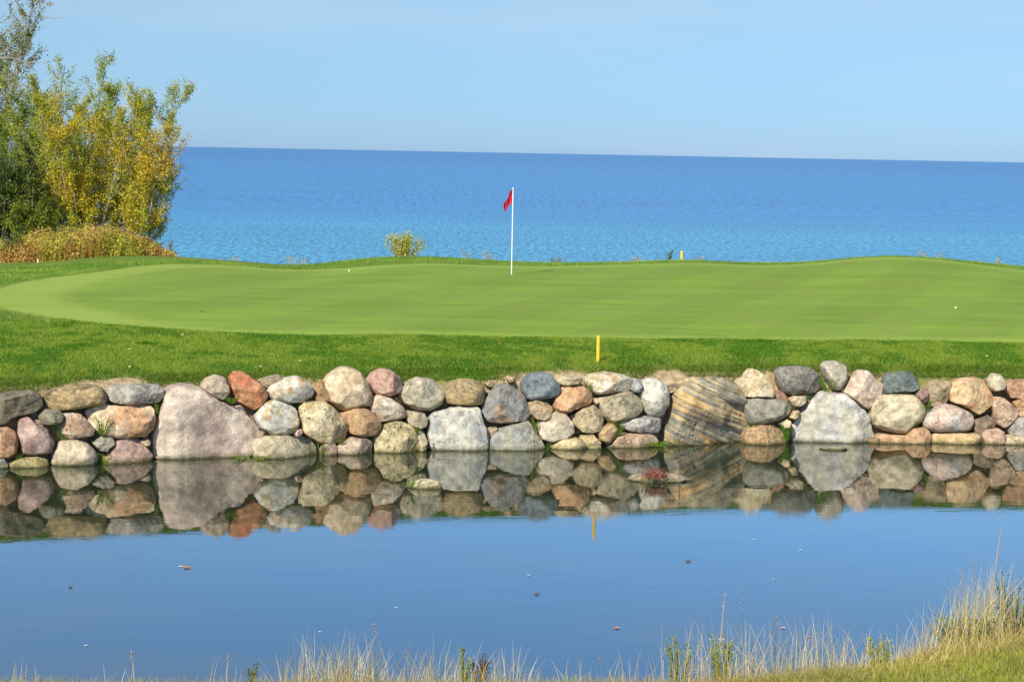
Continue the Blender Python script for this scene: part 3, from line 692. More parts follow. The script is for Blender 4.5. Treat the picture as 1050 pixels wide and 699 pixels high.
st(8, [(755, 190), (780, 165), (870, 158), (930, 170), (930, 250), (860, 262), (780, 250)], (206, 162, 128), (182, 128, 98), 'mottle', 'block', 'terracotta slab in the top course at the right edge')
st(8, [(685, 300), (700, 250), (750, 262), (815, 320), (815, 350), (780, 400), (740, 420), (700, 395), (690, 350)], (208, 176, 144), (184, 148, 120), 'mottle', 'angular', 'pinkish tan boulder right of the shaded gap under the orange cream one')
st(8, [(575, 380), (650, 345), (690, 380), (690, 425), (640, 455), (600, 460), (570, 435)], (150, 128, 106), (122, 104, 86), 'mottle', 'block', 'dull brown stone set back between the granite and the pinkish tan boulder', 0.16)
st(8, [(40, 480), (60, 455), (200, 465), (240, 425), (310, 420), (330, 450), (335, 505), (180, 510), (40, 510)], (222, 176, 132), (206, 158, 114), 'mottle', 'block', 'stepped orange slab at the waterline under the big cream rounded boulder')
st(8, [(340, 490), (360, 455), (450, 448), (600, 452), (628, 480), (625, 512), (500, 518), (420, 520), (350, 510)], (216, 184, 132), (198, 162, 114), 'mottle', 'block', 'long flat honey coloured stone at the waterline under the granite boulder')
st(8, [(625, 460), (650, 435), (710, 425), (745, 440), (748, 475), (720, 512), (640, 514), (628, 495)], (214, 178, 150), (190, 154, 128), 'mottle', 'angular', 'small pink stone at the waterline right of the long honey coloured one')
st(8, [(735, 495), (780, 460), (860, 475), (930, 480), (930, 520), (740, 514)], (228, 204, 166), (206, 180, 142), 'mottle', 'block', 'low cream stone at the waterline at the right edge')
st(8, [(800, 280), (840, 255), (930, 245), (930, 325), (820, 325)], (218, 172, 116), (196, 148, 98), 'mottle', 'block', 'golden tan stone at the right edge, second course')
st(8, [(770, 430), (800, 375), (830, 355), (930, 360), (930, 465), (840, 468), (780, 455)], (192, 188, 178), (164, 160, 152), 'mottle', 'block', 'cool grey boulder at the right edge just above the low cream stone')
st(8, [(812, 342), (840, 328), (930, 325), (930, 364), (840, 362)], (204, 172, 132), (180, 148, 112), 'mottle', 'round', 'thin tan stone at the right edge between the golden and cool grey ones')

for i, q in enumerate(S):
    boulder('boulder', q['P'], q['c1'], q['c2'], q['style'], q['label'], q['shape'], G, q['depth'], i + 1, q['back'])
# earth and small chinking stones packed behind are part of the ground sheet

# stones standing free in the pond
def pond_rock(name, cx, cy, wpx, hpx, top_m, c1, c2, label, seed, style='mottle'):
    c = at_z(cx, cy, 0.0); sc = F / c[1]
    D, Fc = ICO4
    w = wpx / sc / 2
    V = D * np.array([w, w * 0.55, top_m])
    V = V * (np.abs(D[:, 2:3]) ** 0.0) + (D * (fbm(D * 1.9 + seed, seed, 4) * 0.16)[:, None]) * np.array([w, w * 0.6, top_m])
    V[:, 2] = np.minimum(V[:, 2], top_m * 0.82 + 0.02 * vnoise(V * 9, seed))
    V = V + D * (fbm(V * 14, seed + 3, 3) * 0.008)[:, None]
    o = mesh(name, V, Fc, rock_mat('stone_' + str(seed), c1, c2, style, seed), loc=(c[0], c[1], 0.0))
    tag(o, label, 'rock', 'rocks standing clear of the wall in the pond')
    return o
pond_rock('rock', 436, 499.5, 36, 12, 0.14, (222, 210, 168), (176, 160, 108), 'flat whitish rock with mossy left end in the pond below the squared white boulder', 201)
pond_rock('rock', 675, 492, 62, 14, 0.12, (206, 184, 160), (160, 140, 110), 'low pinkish rock in the pond that carries the red tufted plant', 202)
pond_rock('rock', 855, 460.5, 30, 6, 0.055, (220, 204, 176), (196, 176, 146), 'thin pale stone just breaking the water in front of the giant white boulder', 203)
# ------------------------------------------------------------ grass and plants
def leafmat(name, rough=0.6, trans=0.25, k=1.0):
    t = NT(name)
    a = t.attr('tint').outputs['Color']
    c = t.scalec(a, k) if k != 1.0 else a
    b = t.n('ShaderNodeBsdfPrincipled'); t.l(c, b.inputs['Base Color']); b.inputs['Roughness'].default_value = rough
    b.inputs['Specular IOR Level'].default_value = 0.12
    tr = t.n('ShaderNodeBsdfTranslucent'); t.l(c, tr.inputs['Color'])
    mx = t.n('ShaderNodeMixShader'); mx.inputs[0].default_value = trans
    t.l(b.outputs[0], mx.inputs[1]); t.l(tr.outputs[0], mx.inputs[2]); t.l(mx.outputs[0], t.out.inputs[0])
    return t.m
GRASS = leafmat('grass_blade', 0.7, 0.25)
STRAW = leafmat('dry_straw', 0.75, 0.2)
LEAF = leafmat('leaf', 0.55, 0.35)

def blades(B, H, W, lean, col, seg=3, curl=1.0, rs=rng):
    """B (n,3) bases; returns verts, quads, tints for curved tapering blades."""
    n = len(B); az = rs.uniform(0, 2 * np.pi, n); fa = rs.uniform(0, 2 * np.pi, n)
    dx = np.cos(az) * lean; dy = np.sin(az) * lean
    L = []; 
    for j in range(seg + 1):
        u = j / seg
        cx = B[:, 0] + dx * H * u ** (1 + curl); cy = B[:, 1] + dy * H * u ** (1 + curl)
        cz = B[:, 2] + H * (u - 0.25 * lean * u * u)
        w = W * (1 - u) ** 0.7 * 0.5 + W * 0.06
        L.append(np.stack([cx - np.cos(fa) * w, cy - np.sin(fa) * w, cz], 1))
        L.append(np.stack([cx + np.cos(fa) * w, cy + np.sin(fa) * w, cz], 1))
    V = np.stack(L, 1).reshape(-1, 3); k = 2 * (seg + 1)
    q = np.array([[2 * j, 2 * j + 1, 2 * j + 3, 2 * j + 2] for j in range(seg)])
    Q = (np.arange(n)[:, None, None] * k + q[None]).reshape(-1, 4)
    return V, Q, np.repeat(col, k, axis=0)

def cmix(a, b, w): return np.asarray(a)[None, :] * (1 - w)[:, None] + np.asarray(b)[None, :] * w[:, None]

# mown rough around the green
def scatter(n, x0, x1, t0, t1, seed):
    rs = np.random.default_rng(seed)
    X = rs.uniform(x0, x1, n); Tt = rs.uniform(t0, t1, n); return X, Yw(X) + Tt, Tt, rs
parts = []
X, Y, Tt, rs = scatter(620000, -12.5, 13.5, 0.55, 7.5, 21)
parts.append((X, Y, Tt, np.full(len(X), 0.040)))
X, Y, Tt, rs2 = scatter(170000, -18.5, 19.5, 7.5, 25.0, 22)
parts.append((X, Y, Tt, np.full(len(X), 0.050)))
X = np.concatenate([p[0] for p in parts]); Y = np.concatenate([p[1] for p in parts]); Tt = np.concatenate([p[2] for p in parts]); Hh = np.concatenate([p[3] for p in parts])
vis = np.abs(X) < Y * 0.30
dcol = pdist(COLLAR, X[vis][::1], Y[vis][::1])
X, Y, Tt, Hh = X[vis], Y[vis], Tt[vis], Hh[vis]
keep = (dcol < 0.02) & (Y < 57.5)
nz = n2(X, Y, 0.9, 41); nf = n2(X, Y, 3.5, 43)
keep &= (Tt > 0.78 + 0.20 * nf + (0.16 + 0.25 * np.clip(nf, -1, 1)) * bare_at(X)) & (rs.uniform(0, 1, len(X)) < np.clip(0.30 + 1.5 * (Tt - 0.75), 0.25, 1))
X, Y, Tt, Hh, nz, nf = X[keep], Y[keep], Tt[keep], Hh[keep], nz[keep], nf[keep]
edge = 1 - sstep(0.8, 2.0, Tt)
H = Hh * rng.uniform(0.6, 1.3, len(X)) * (1 + 0.9 * edge + 0.35 * np.clip(nf, -1, 1))
c = cmix((0.075, 0.205, 0.008), (0.235, 0.335, 0.030), sstep(-0.45, 0.5, nz + 0.7 * nf + 0.5 * n2(X, Y, 9.0, 47)))
c = c * rng.uniform(0.75, 1.25, (len(X), 1)) * (1 + 0.35 * sstep(8, 14, Tt))[:, None]
yel = rng.uniform(0, 1, len(X)) < 0.07 + 0.10 * edge
c[yel] = np.array((0.36, 0.34, 0.10)) * rng.uniform(0.8, 1.2, (yel.sum(), 1))
B = np.stack([X, Y, ground_z(X, Y) - 0.004], 1)
V, Q, cc = blades(B, H, np.full(len(X), 0.009), rng.uniform(0.1, 0.9, len(X)), c, seg=1)
ne = 120000      # longer uneven grass hanging at the lip over the stones
Xe = rng.uniform(-11, 12, ne); te = rng.uniform(0.54, 1.05, ne); Ye_ = Yw(Xe) + te
lip = n2(Xe, Ye_ * 0 + 3.0, 0.9, 71) + 0.5 * n2(Xe, Ye_ * 0 + 1.0, 4.0, 73)
bare = bare_at(Xe)
kp = (te > 0.64 - 0.13 * lip + (0.26 + 0.2 * np.clip(n2(Xe, Ye_, 3.0, 79), -1, 1)) * bare) & (rng.uniform(0, 1, ne) < 0.95 - 0.65 * bare)
Xe, te, Ye_, lip = Xe[kp], te[kp], Ye_[kp], lip[kp]
ce = cmix((0.06, 0.17, 0.006), (0.20, 0.30, 0.02), rng.uniform(0, 1, len(Xe)))
dy_ = rng.uniform(0, 1, len(Xe)) < 0.13; ce[dy_] = np.array((0.42, 0.34, 0.14))
V1, Q1, c1_ = blades(np.stack([Xe, Ye_, ground_z(Xe, Ye_) - 0.01], 1), rng.uniform(0.03, 0.09, len(Xe)) * (1.1 + 0.8 * np.clip(lip, -0.8, 1)), np.full(len(Xe), 0.008), rng.uniform(0.3, 1.5, len(Xe)), ce, seg=1)
V = np.concatenate([V, V1]); Q = np.concatenate([Q, Q1 + len(cc)]); cc = np.concatenate([cc, c1_])
tag(mesh('grass', V, Q, GRASS, col=cc, smooth=False), 'short green mown grass rough between the stone wall and the putting green', 'grass', kind='stuff')

# darker uncut tufts along the lawn
def tuft(px, py, wpx, n, h, c0, c1, label, name='grass_tuft', group=None, lean=0.7, w=0.010, ground=True, pt=None, cat='grass tuft', depth=0.5, mat=None):
    p = pt if pt is not None else on_ground(px, py)
    sc = F / p[1]; r = wpx / sc / 2
    th = rng.uniform(0, 2 * np.pi, n); rr = np.sqrt(rng.uniform(0, 1, n)) * r
    bx = p[0] + np.cos(th) * rr; by = p[1] + np.sin(th) * rr * depth
    bz = ground_z(bx, by) if ground else np.full(n, p[2])
    B = np.stack([bx - p[0], by - p[1], bz - p[2] - 0.005], 1)
    col = cmix(c0, c1, rng.uniform(0, 1, n)) * rng.uniform(0.8, 1.2, (n, 1))
    V, Q, cc = blades(B, h * rng.uniform(0.5, 1.1, n) * (1.15 - 0.5 * rr / max(r, 1e-3)), np.full(n, w), rng.uniform(0.2, 1, n) * lean, col, seg=3)
    o = mesh(name, V, Q, mat or GRASS, col=cc, loc=p, smooth=False)
    tag(o, label, cat, group)
    return o
DG = ((0.05, 0.16, 0.006), (0.10, 0.25, 0.012))
TG = 'darker uncut grass tufts in the lawn'
for px, py, w, lb in [(83, 355, 36, 'dark green tuft of longer grass on the lawn above the flat grey slab'),
                      (150, 353, 22, 'small dark tuft of grass on the lawn above the giant mauve boulder'),
                      (470, 383, 60, 'wide bushy tuft of green grass over the ochre brown loaf boulder'),
                      (497, 389, 44, 'bushy green tuft hanging over the blue grey and brown boulder'),
                      (690, 350, 40, 'dark patch of longer grass at the front edge of the green left of middle right'),
                      (760, 364, 22, 'small dark tuft on the lawn above the giant striped boulder'),
                      (1003, 368, 24, 'small dark tuft on the lawn above the bright orange cream boulder'),
                      (780, 350, 34, 'dark low tuft along the green edge above the dark grey boulder')]:
    tuft(px, py, w, int(w * 14), 0.07, *DG, lb, group=TG)

# small weeds between the stones: (px, py) in the photo, size, kind
def face_pt(px, py, out=0.05):
    X0 = at_z(px, np.interp(px, [p[0] for p in WL], [p[1] for p in WL]), 0)[0]
    y = float(Yw(X0))
    z = CAM_H - (py - (146.6 + 0.0189 * px)) * y / F
    y2 = y + 0.22 * max(z, 0) + 0.14 - out
    return at_y(px, py, y2)

def weed(px, py, wpx, hpx, label, c0=(0.09, 0.19, 0.015), c1=(0.22, 0.27, 0.04), flower=None, n=60, out=0.05, group='weeds rooted between the wall stones', pt=None, leafw=0.022, name='weed'):
    p = pt if pt is not None else face_pt(px, py, out)
    sc = F / p[1]; r = wpx / sc / 2; h = hpx / sc
    root = empty(name, p)
    tag(root, label, 'weed', group)
    ns = max(7, n // 7)
    th = rng.uniform(0, 2 * np.pi, ns); rr = np.sqrt(rng.uniform(0, 1, ns)) * r * 0.4
    B = np.stack([np.cos(th) * rr, np.sin(th) * rr * 0.4, np.zeros(ns)], 1)
    hs = h * rng.uniform(0.6, 1.05, ns)
    tips = B + np.stack([np.cos(th) * r * 0.75, np.sin(th) * r * 0.4, hs], 1)
    V = []; Q = []
    for i in range(ns):
        k = len(V); w = 0.004
        m_ = (B[i] + tips[i]) / 2 + np.array([0, 0, h * 0.12])
        for q_ in (B[i], m_, tips[i]):
            V += [q_ + (-w, 0, 0), q_ + (w, 0, 0)]
        Q += [[k, k + 1, k + 3, k + 2], [k + 2, k + 3, k + 5, k + 4]]
    cs = np.tile(np.array(c0) * 1.1, (len(V), 1))
    mesh('stem', np.array(V), np.array(Q), LEAF, parent=root, col=cs, smooth=False)
    nl = n * 2; i = rng.integers(0, ns, nl); u = rng.uniform(0.15, 1.0, nl)[:, None]
    P = B[i] * (1 - u) + tips[i] * u + np.stack([rng.normal(0, r * 0.12, nl), rng.normal(0, r * 0.1, nl), h * 0.1 * u[:, 0]], 1)
    V, Q = leafquads(P, leafw * rng.uniform(0.6, 1.2, nl), rng)
    cl = cmix(c0, c1, rng.uniform(0, 1, nl)) * rng.uniform(0.75, 1.25, (nl, 1))
    mesh('leaves', V, Q, LEAF, parent=root, col=np.repeat(cl, 4, axis=0), smooth=False)
    if flower is not None:
        nb = max(8, n // 4); i = rng.integers(0, ns, nb)
        P = tips[i] + rng.normal(0, r * 0.15, (nb, 3)) * (1, 0.5, 0.6)
        for q_ in P:
            V, Q = leafquads(q_[None, :], np.array([0.022 * rng.uniform(0.6, 1.2)]), rng)
            mesh('flower', V, Q, LEAF, parent=root, col=np.tile(np.array(flower), (4, 1)), smooth=False)
    return root

def leafquads(P, s, rs, asp=0.8, droop=None):
    n = len(P)
    a = rs.normal(0, 1, (n, 3)); a /= np.linalg.norm(a, axis=1)[:, None]
    b = rs.normal(0, 1, (n, 3)); b -= (b * a).sum(1)[:, None] * a; b /= np.linalg.norm(b, axis=1)[:, None]
    s = np.asarray(s)[:, None]
    V = np.stack([P - a * s * 0.5, P + b * s * asp * 0.5, P + a * s * 0.5, P - b * s * asp * 0.5], 1).reshape(-1, 3)
    return V, np.arange(4 * n).reshape(-1, 4)

weed(65, 450, 16, 14, 'bushy green weed between the olive grey cobble and the pale wedge stone', n=90)
weed(104, 446, 22, 20, 'pale flowering weed in front of the broad orange cream boulder', c1=(0.30, 0.30, 0.07), flower=(0.5, 0.48, 0.28), n=110, out=0.12)
weed(106, 478, 17, 13, 'bright green weed at the waterline between sand coloured and rose stones', c0=(0.12, 0.24, 0.01), c1=(0.25, 0.36, 0.03), n=90)
weed(56, 440, 10, 7, 'small green sprig under the olive grey cobble', n=30)
weed(161, 424, 7, 10, 'small green sprig in the gap left of the giant mauve boulder', n=36)
weed(20, 472, 9, 8, 'tiny green sprig above the yellow green water stone', n=24)
weed(238, 414, 15, 7, 'dark green cushion on the right shoulder of the giant mauve boulder', c0=(0.06, 0.16, 0.01), n=110, out=0.15)
weed(258, 471.5, 40, 5, 'flat mat of yellow green moss at the waterline beside the long khaki boulder', c0=(0.16, 0.24, 0.02), c1=(0.30, 0.34, 0.05), n=130, out=0.2)
weed(329, 466, 7, 13, 'thin green weed at the waterline below the knobbly cream boulder', n=40)
weed(350, 455, 9, 8, 'dry olive sprig under the orange brown oval boulder', c0=(0.18, 0.17, 0.05), n=30)
weed(427, 445, 12, 8, 'mossy green patch on the right side of the pitted pyramid', c0=(0.12, 0.17, 0.03), n=60, out=0.10)
weed(433, 438, 7, 7, 'small sprig under the small beige block', n=26)
weed(549, 442, 8, 14, 'green weed climbing left of the white marbled boulder', n=60)
weed(560, 462, 10, 8, 'small olive weed at the waterline left of the low flat cream stone', n=36)
weed(606, 403, 12, 12, 'green weed in the gap right of the apricot orange boulder', n=50)
weed(633, 446, 16, 14, 'leafy green weed between the ochre cobble and the lilac slab', c0=(0.10, 0.2, 0.02), n=100, out=0.12)
weed(676, 458, 32, 6, 'flat green tuft at the waterline left of the giant striped boulder', c0=(0.12, 0.22, 0.015), c1=(0.26, 0.33, 0.04), n=130, out=0.2)
weed(828, 411, 8, 8, 'small green sprig beside the cream cobble', n=36)
weed(814, 419, 7, 6, 'tiny green sprig between the cream cobble and the cream pebbles', n=22)
weed(807, 452, 13, 18, 'tall green weed at the waterline left of the giant white boulder', c0=(0.07, 0.18, 0.01), c1=(0.18, 0.28, 0.03), n=110, out=0.1)
weed(849, 401, 20, 15, 'wide grassy green weed between the putty grey and the giant white boulder', n=120)
weed(951, 421, 12, 12, 'green weed under the tan boulder left of the granite one', n=60)
weed(940, 437, 7, 6, 'tiny green sprig right of the big cream rounded boulder', n=24)
weed(775, 440, 12, 5, 'thin green moss on top of the orange veined stone', n=40)
weed(420, 497, 14, 9, 'green moss on the left end of the flat whitish pond rock', n=70, pt=at_z(420, 500, 0.06), group='plants on the pond rocks', leafw=0.018)

# red tufted plant on the low rock, and its dark upright stalk
p = at_z(672, 488, 0.10)
rp = empty('red_plant', p); tag(rp, 'crimson red spiky tuft growing on the low pinkish rock in the pond', 'plant', 'plants on the pond rocks')
n = 260
B = np.stack([rng.normal(0, 0.085, n), rng.normal(0, 0.06, n), np.zeros(n) - 0.02], 1)
col = cmix((0.24, 0.06, 0.045), (0.44, 0.22, 0.15), rng.uniform(0, 1, n))
V, Q, cc = blades(B, rng.uniform(0.08, 0.2, n), np.full(n, 0.010), rng.uniform(0.3, 1.6, n), col)
mesh('leaves', V, Q, STRAW, parent=rp, col=cc, smooth=False)
p = at_z(697, 486, 0.08)
sk = empty('weed_stalk', p); tag(sk, 'single dark red upright stalk at the right end of the low pinkish rock', 'plant', 'plants on the pond rocks')
V, Q, cc = blades(np.zeros((3, 3)), np.array([0.33, 0.30, 0.12]), np.full(3, 0.012), np.array([0.05, 0.08, 0.9]), np.tile((0.20, 0.06, 0.05), (3, 1)))
mesh('stem', V, Q, STRAW, parent=sk, col=cc, smooth=False)
P = np.stack([rng.normal(0, 0.008, 40), rng.normal(0, 0.008, 40), rng.uniform(0.16, 0.34, 40)], 1)
V, Q = leafquads(P, np.full(40, 0.016), rng)
mesh('seeds', V, Q, STRAW, parent=sk, col=np.tile((0.18, 0.07, 0.05), (len(V), 1)), smooth=False)

# ------------------------------------------------------------ near bank
n = 170000
X = rng.uniform(-6.5, 9, n); e = rng.uniform(-0.05, 6.0, n) ; Y = bank_edge(X) - e
k = (np.abs(X) < Y * 0.33) & (Y > 13.0); X, Y, e = X[k], Y[k], e[k]
nz = n2(X, Y, 1.2, 61)
dr = np.clip(1 - sstep(0.3, 1.9, e + 0.7 * nz) + 0.15, 0, 1)
r_ = rng.uniform(0, 1, len(X))
c = np.where((r_ < 0.15 + dr * 0.7 + 0.25 * np.clip(n2(X, Y, 2.5, 67), -0.5, 1))[:, None], cmix((0.30, 0.25, 0.07), (0.48, 0.37, 0.15), rng.uniform(0, 1, len(X))), cmix((0.16, 0.22, 0.015), (0.36, 0.36, 0.05), sstep(-0.6, 0.6, nz)))
c = c * rng.uniform(0.8, 1.2, (len(X), 1))
V, Q, cc = blades(np.stack([X, Y, ground_z(X, Y) - 0.005], 1), rng.uniform(0.04, 0.10, len(X)) * (1 + 1.0 * dr), np.full(len(X), 0.006), rng.uniform(0.2, 1.1, len(X)), c, seg=2)
tag(mesh('grass', V, Q, GRASS, col=cc, smooth=False), 'short yellowing green grass on the near bank in the bottom right corner', 'grass', kind='stuff')

def near_pt(px, off=0.5):      # on the near bank below picture column px, off metres in from the water's edge
    y = 18.0
    for _ in range(12):
        x = (px - 525) / F * y * 1.0 + 0.10
        y = float(bank_edge(x)) - off
    return np.array([x, y, gz(x, y)])

def clump(px, n, h, spread, off, rs, lean=0.35):
    p = near_pt(px, off)
    bx = p[0] + rs.normal(0, spread, n); by = p[1] + rs.normal(0, spread * 0.6, n)
    return np.stack([bx, by, ground_z(bx, by) - 0.01], 1), h * rs.uniform(0.45, 1.08, n), rs.uniform(0.05, 1, n) ** 1.5 * lean * 2
rs = np.random.default_rng(5)
BB, HH, LL = [], [], []
# (column, blades, height m, spread m)
dens = [(2, 60, .34, .12), (40, 16, .3, .2), (100, 30, .30, .15), (118, 40, .36, .08), (165, 16, .3, .15), (205, 20, .32, .1), (232, 30, .36, .07), (262, 20, .34, .1), (290, 170, .42, .10), (318, 260, .50, .12), (345, 330, .52, .13), (365, 280, .50, .12),
        (395, 120, .36, .12), (425, 190, .48, .12), (450, 220, .46, .13), (478, 160, .44, .12), (505, 110, .44, .1), (530, 130, .40, .12), (560, 70, .36, .14),
        (600, 60, .30, .14), (640, 70, .34, .12), (670, 90, .36, .12), (705, 150, .52, .1), (728, 210, .54, .12), (755, 230, .50, .12), (780, 150, .44, .12),
        (805, 150, .46, .12), (830, 170, .50, .12), (850, 170, .48, .12), (875, 120, .42, .12), (905, 90, .36, .14), (935, 90, .40, .12), (955, 120, .46, .12),
        (975, 170, .52, .14), (992, 200, .66, .12), (1010, 230, .74, .12), (1028, 190, .72, .12), (1048, 160, .62, .14), (1075, 200, .6, .2), (1110, 160, .6, .25), (-25, 80, .35, .2)]
for px, nb, h, sp in dens:
    for off in (0.12, 0.5):
        b_, h_, l_ = clump(px, int(nb * (0.42 if px > 960 else 0.25 if px > 280 else 0.18)), h, sp, off, rs); BB.append(b_); HH.append(h_ * (1.12 if px < 600 else 1.28)); LL.append(l_)
BB = np.concatenate(BB); HH = np.concatenate(HH); LL = np.concatenate(LL)
col = cmix((0.52, 0.37, 0.12), (0.90, 0.74, 0.40), rs.uniform(0, 1, len(BB)))
g_ = rs.uniform(0, 1, len(BB)) < 0.16
col[g_] = cmix((0.16, 0.20, 0.03), (0.30, 0.30, 0.06), rs.uniform(0, 1, g_.sum()))
n_ = 9000; xg = rs.uniform(-3, 8, n_); eg = rs.uniform(0.0, 1.5, n_); yg = bank_edge(xg) - eg
wt = 0.25 + 0.75 * sstep(2.2, 4.6, xg); kp = (rs.uniform(0, 1, n_) < wt) & (n2(xg, yg, 2.0, 81) > -0.35)
xg, yg, eg, wt = xg[kp], yg[kp], eg[kp], wt[kp]
BB = np.concatenate([BB, np.stack([xg, yg, ground_z(xg, yg) - 0.01], 1)]); HH = np.concatenate([HH, rs.uniform(0.10, 0.30, len(xg)) * (0.6 + 0.7 * wt) * (1.1 - 0.3 * eg)]); LL = np.concatenate([LL, rs.uniform(0.2, 1.1, len(xg))])
col = np.concatenate([col, cmix((0.50, 0.36, 0.09), (0.80, 0.62, 0.24), rs.uniform(0, 1, len(xg)))])
V, Q, cc = blades(BB, HH, rs.uniform(0.0025, 0.006, len(BB)), LL * 0.9, col, seg=5, rs=rs)
tag(mesh('dry_grass', V, Q, STRAW, col=cc, smooth=False), 'tall straw coloured dry grass along the edge of the near bank', 'grass', kind='stuff')

def tall_stalk(px, ytop, label, off=0.3, head=True, lean=0.06, name='grass_stalk'):
    p = near_pt(px, off)
    h = (CAM_H - (ytop - (146.6 + 0.0189 * px)) * p[1] / F) - p[2]
    root = empty(name, p); tag(root, label, 'grass stalk', 'tall seeding stalks on the near bank')
    V, Q, cc = blades(np.zeros((1, 3)), np.array([h]), np.array([0.014]), np.array([lean]), np.array([(0.46, 0.36, 0.19)]), seg=6)
    mesh('stem', V, Q, STRAW, parent=root, col=cc, smooth=False)
    top = (V[-1] + V[-2]) / 2
    if head:
        m = 40; u = rng.uniform(0, 0.25, m)
        P = top[None] * (1 - u * 0.9)[:, None] + rng.normal(0, 0.006, (m, 3)); P[:, 2] = top[2] * (1 - u)
        V, Q = leafquads(P, np.full(m, 0.013), rng)
        mesh('seed_head', V, Q, STRAW, parent=root, col=np.tile((0.42, 0.30, 0.16), (len(V), 1)), smooth=False)
for a in [(1018, 540, 'tallest dry seeding stalk in the right corner, rising over the pond'), (994, 566, 'second tall dry stalk left of the tallest one in the right corner'),
          (982, 584, 'short leaning stalk left of the two tall ones in the right corner'), (736, 612, 'thin lone stalk rising over the grass right of the middle'),
          (760, 608, 'thin seeding stalk beside the lone one right of the middle'), (793, 634, 'stalk with a pale tip over the pond at the bottom right of middle'),
          (378, 642, 'lone stalk standing above the dense clump of dry grass at bottom left of middle'), (124, 672, 'short dry stalk in the bottom left corner'),
          (220, 676, 'small dark stalk with a seed head at the bottom left'), (613, 678, 'tiny dark headed stalk at the bottom centre')]:
    tall_stalk(*a)

def bush_weed(px, ytop, wpx, label, c0, c1, n=260, off=0.4, leafw=0.03, flower=None):
    p = near_pt(px, off)
    h = (CAM_H - (ytop - (146.6 + 0.0189 * px)) * p[1] / F) - p[2]
    sc = F / p[1]
    return weed(0, 0, wpx, h * sc, label, c0, c1, flower, n, group='leafy weeds on the near bank', pt=p, leafw=leafw)
bush_weed(1044, 600, 40, 'dark green twiggy weed at the right edge beside the tallest stalk', (0.10, 0.15, 0.02), (0.26, 0.28, 0.05), 200)
bush_weed(990, 640, 60, 'yellow green leafy weed at the foot of the tall stalks', (0.20, 0.24, 0.03), (0.36, 0.33, 0.07), 420)
bush_weed(905, 662, 26, 'bright green small weed on the bank left of the tall stalks', (0.24, 0.28, 0.03), (0.46, 0.42, 0.08), 120)
bush_weed(738, 662, 24, 'white flowering weed among the dry grass right of the middle', (0.24, 0.28, 0.04), (0.42, 0.42, 0.10), 130, flower=(0.62, 0.62, 0.45))
bush_weed(693, 655, 26, 'olive green twiggy weed leaning over the water right of the middle', (0.20, 0.22, 0.03), (0.38, 0.36, 0.08), 80)
bush_weed(486, 682, 20, 'brown leaved weed between the dry grass clumps at the bottom centre', (0.12, 0.07, 0.03), (0.24, 0.14, 0.05), 90)
bush_weed(470, 668, 12, 'slim yellow green weed in the dry grass at the bottom centre', (0.18, 0.22, 0.03), (0.32, 0.32, 0.06), 70)
bush_weed(248, 688, 10, 'small yellow flower weed at the bottom left', (0.14, 0.16, 0.03), (0.24, 0.2, 0.05), 40, flower=(0.5, 0.33, 0.06))
# ------------------------------------------------------------ weeds and stakes along the far edge of the green
def far_base(px, y): 
    x = (px - 525) / F * y
    for _ in range(4):
        q = at_y(px, 262, y); x = q[0]
    return np.array([x, y, gz(x, y)])

def far_weed(px, ytop, wpx, label, c0, c1, n=60, y=57.0, group='weeds along the far edge of the green', flower=None, name='weed'):
    p = far_base(px, y); top = at_y(px, ytop, y)[2]
    return weed(0, 0, wpx, (top - p[2]) * F / y, label, c0, c1, flower, n, group=group, pt=p, leafw=0.045, name=name)
TN = ((0.46, 0.36, 0.20), (0.66, 0.50, 0.28))
for a in [(240, 262, 10, 'brownish weed on the far edge right of the trees, nearest to them', *TN, 24),
          (298, 263, 10, 'second brownish weed on the far edge, left of the small dune bush', *TN, 24),
          (308, 264, 12, 'sparse tan weed just left of the small dune bush hump', *TN, 24),
          (503, 258, 18, 'wispy reddish tan weed just left of the flagstick', *TN, 40),
          (478, 256, 12, 'wispy pale weed between the dune bush and the flagstick', *TN, 20),
          (570, 264, 14, 'low tan weed on the far edge right of the flagstick', (0.25, 0.2, 0.06), (0.38, 0.28, 0.1), 40),
          (655, 262, 16, 'wispy tan weed left of the far yellow stake', *TN, 24),
          (686, 257, 10, 'dark green weed beside the far yellow stake', (0.10, 0.12, 0.03), (0.26, 0.26, 0.05), 60),
          (718, 262, 12, 'pale wisp right of the far yellow stake', *TN, 18),
          (945, 257, 12, 'pale dry weed on the right hand mound, left one', *TN, 24),
          (962, 259, 8, 'pale dry weed on the right hand mound, right one', *TN, 16),
          (1024, 264, 8, 'pale dry weed past the right hand mound near the right edge', *TN, 18)]:
    far_weed(*a)

YEL = plain('yellow_paint', lin((244, 204, 52)) * 0.9, 0.55, 0.08, 30)
WORN = plain('worn_wood', (0.30, 0.24, 0.16), 0.8, 0.2, 40)
def stake(base, h, w, label, rz=0.2, paint=None):
    t_ = empty('marker_stake', base, rz); tag(t_, label, 'stake', 'yellow hazard stakes')
    a = w / 2; ch = w * 0.22
    pts = [(-a + ch, -a), (a - ch, -a), (a, -a + ch), (a, a - ch), (a - ch, a), (-a + ch, a), (-a, a - ch), (-a, -a + ch)]
    V = [(x, y, -0.15) for x, y in pts] + [(x, y, h - ch) for x, y in pts] + [(x * 0.7, y * 0.7, h) for x, y in pts]
    Fs = [[i, (i + 1) % 8, 8 + (i + 1) % 8, 8 + i] for i in range(8)] + [[8 + i, 8 + (i + 1) % 8, 16 + (i + 1) % 8, 16 + i] for i in range(8)] + [list(range(16, 24))]
    mesh('post', V, Fs, paint or YEL, parent=t_, smooth=False)
    return t_
p = on_ground(613, 371.5)
top = at_y(613, 344, p[1])[2]
stake(p, top - p[2], 0.056, 'yellow marker stake on the lawn above the stone wall, the nearest one')
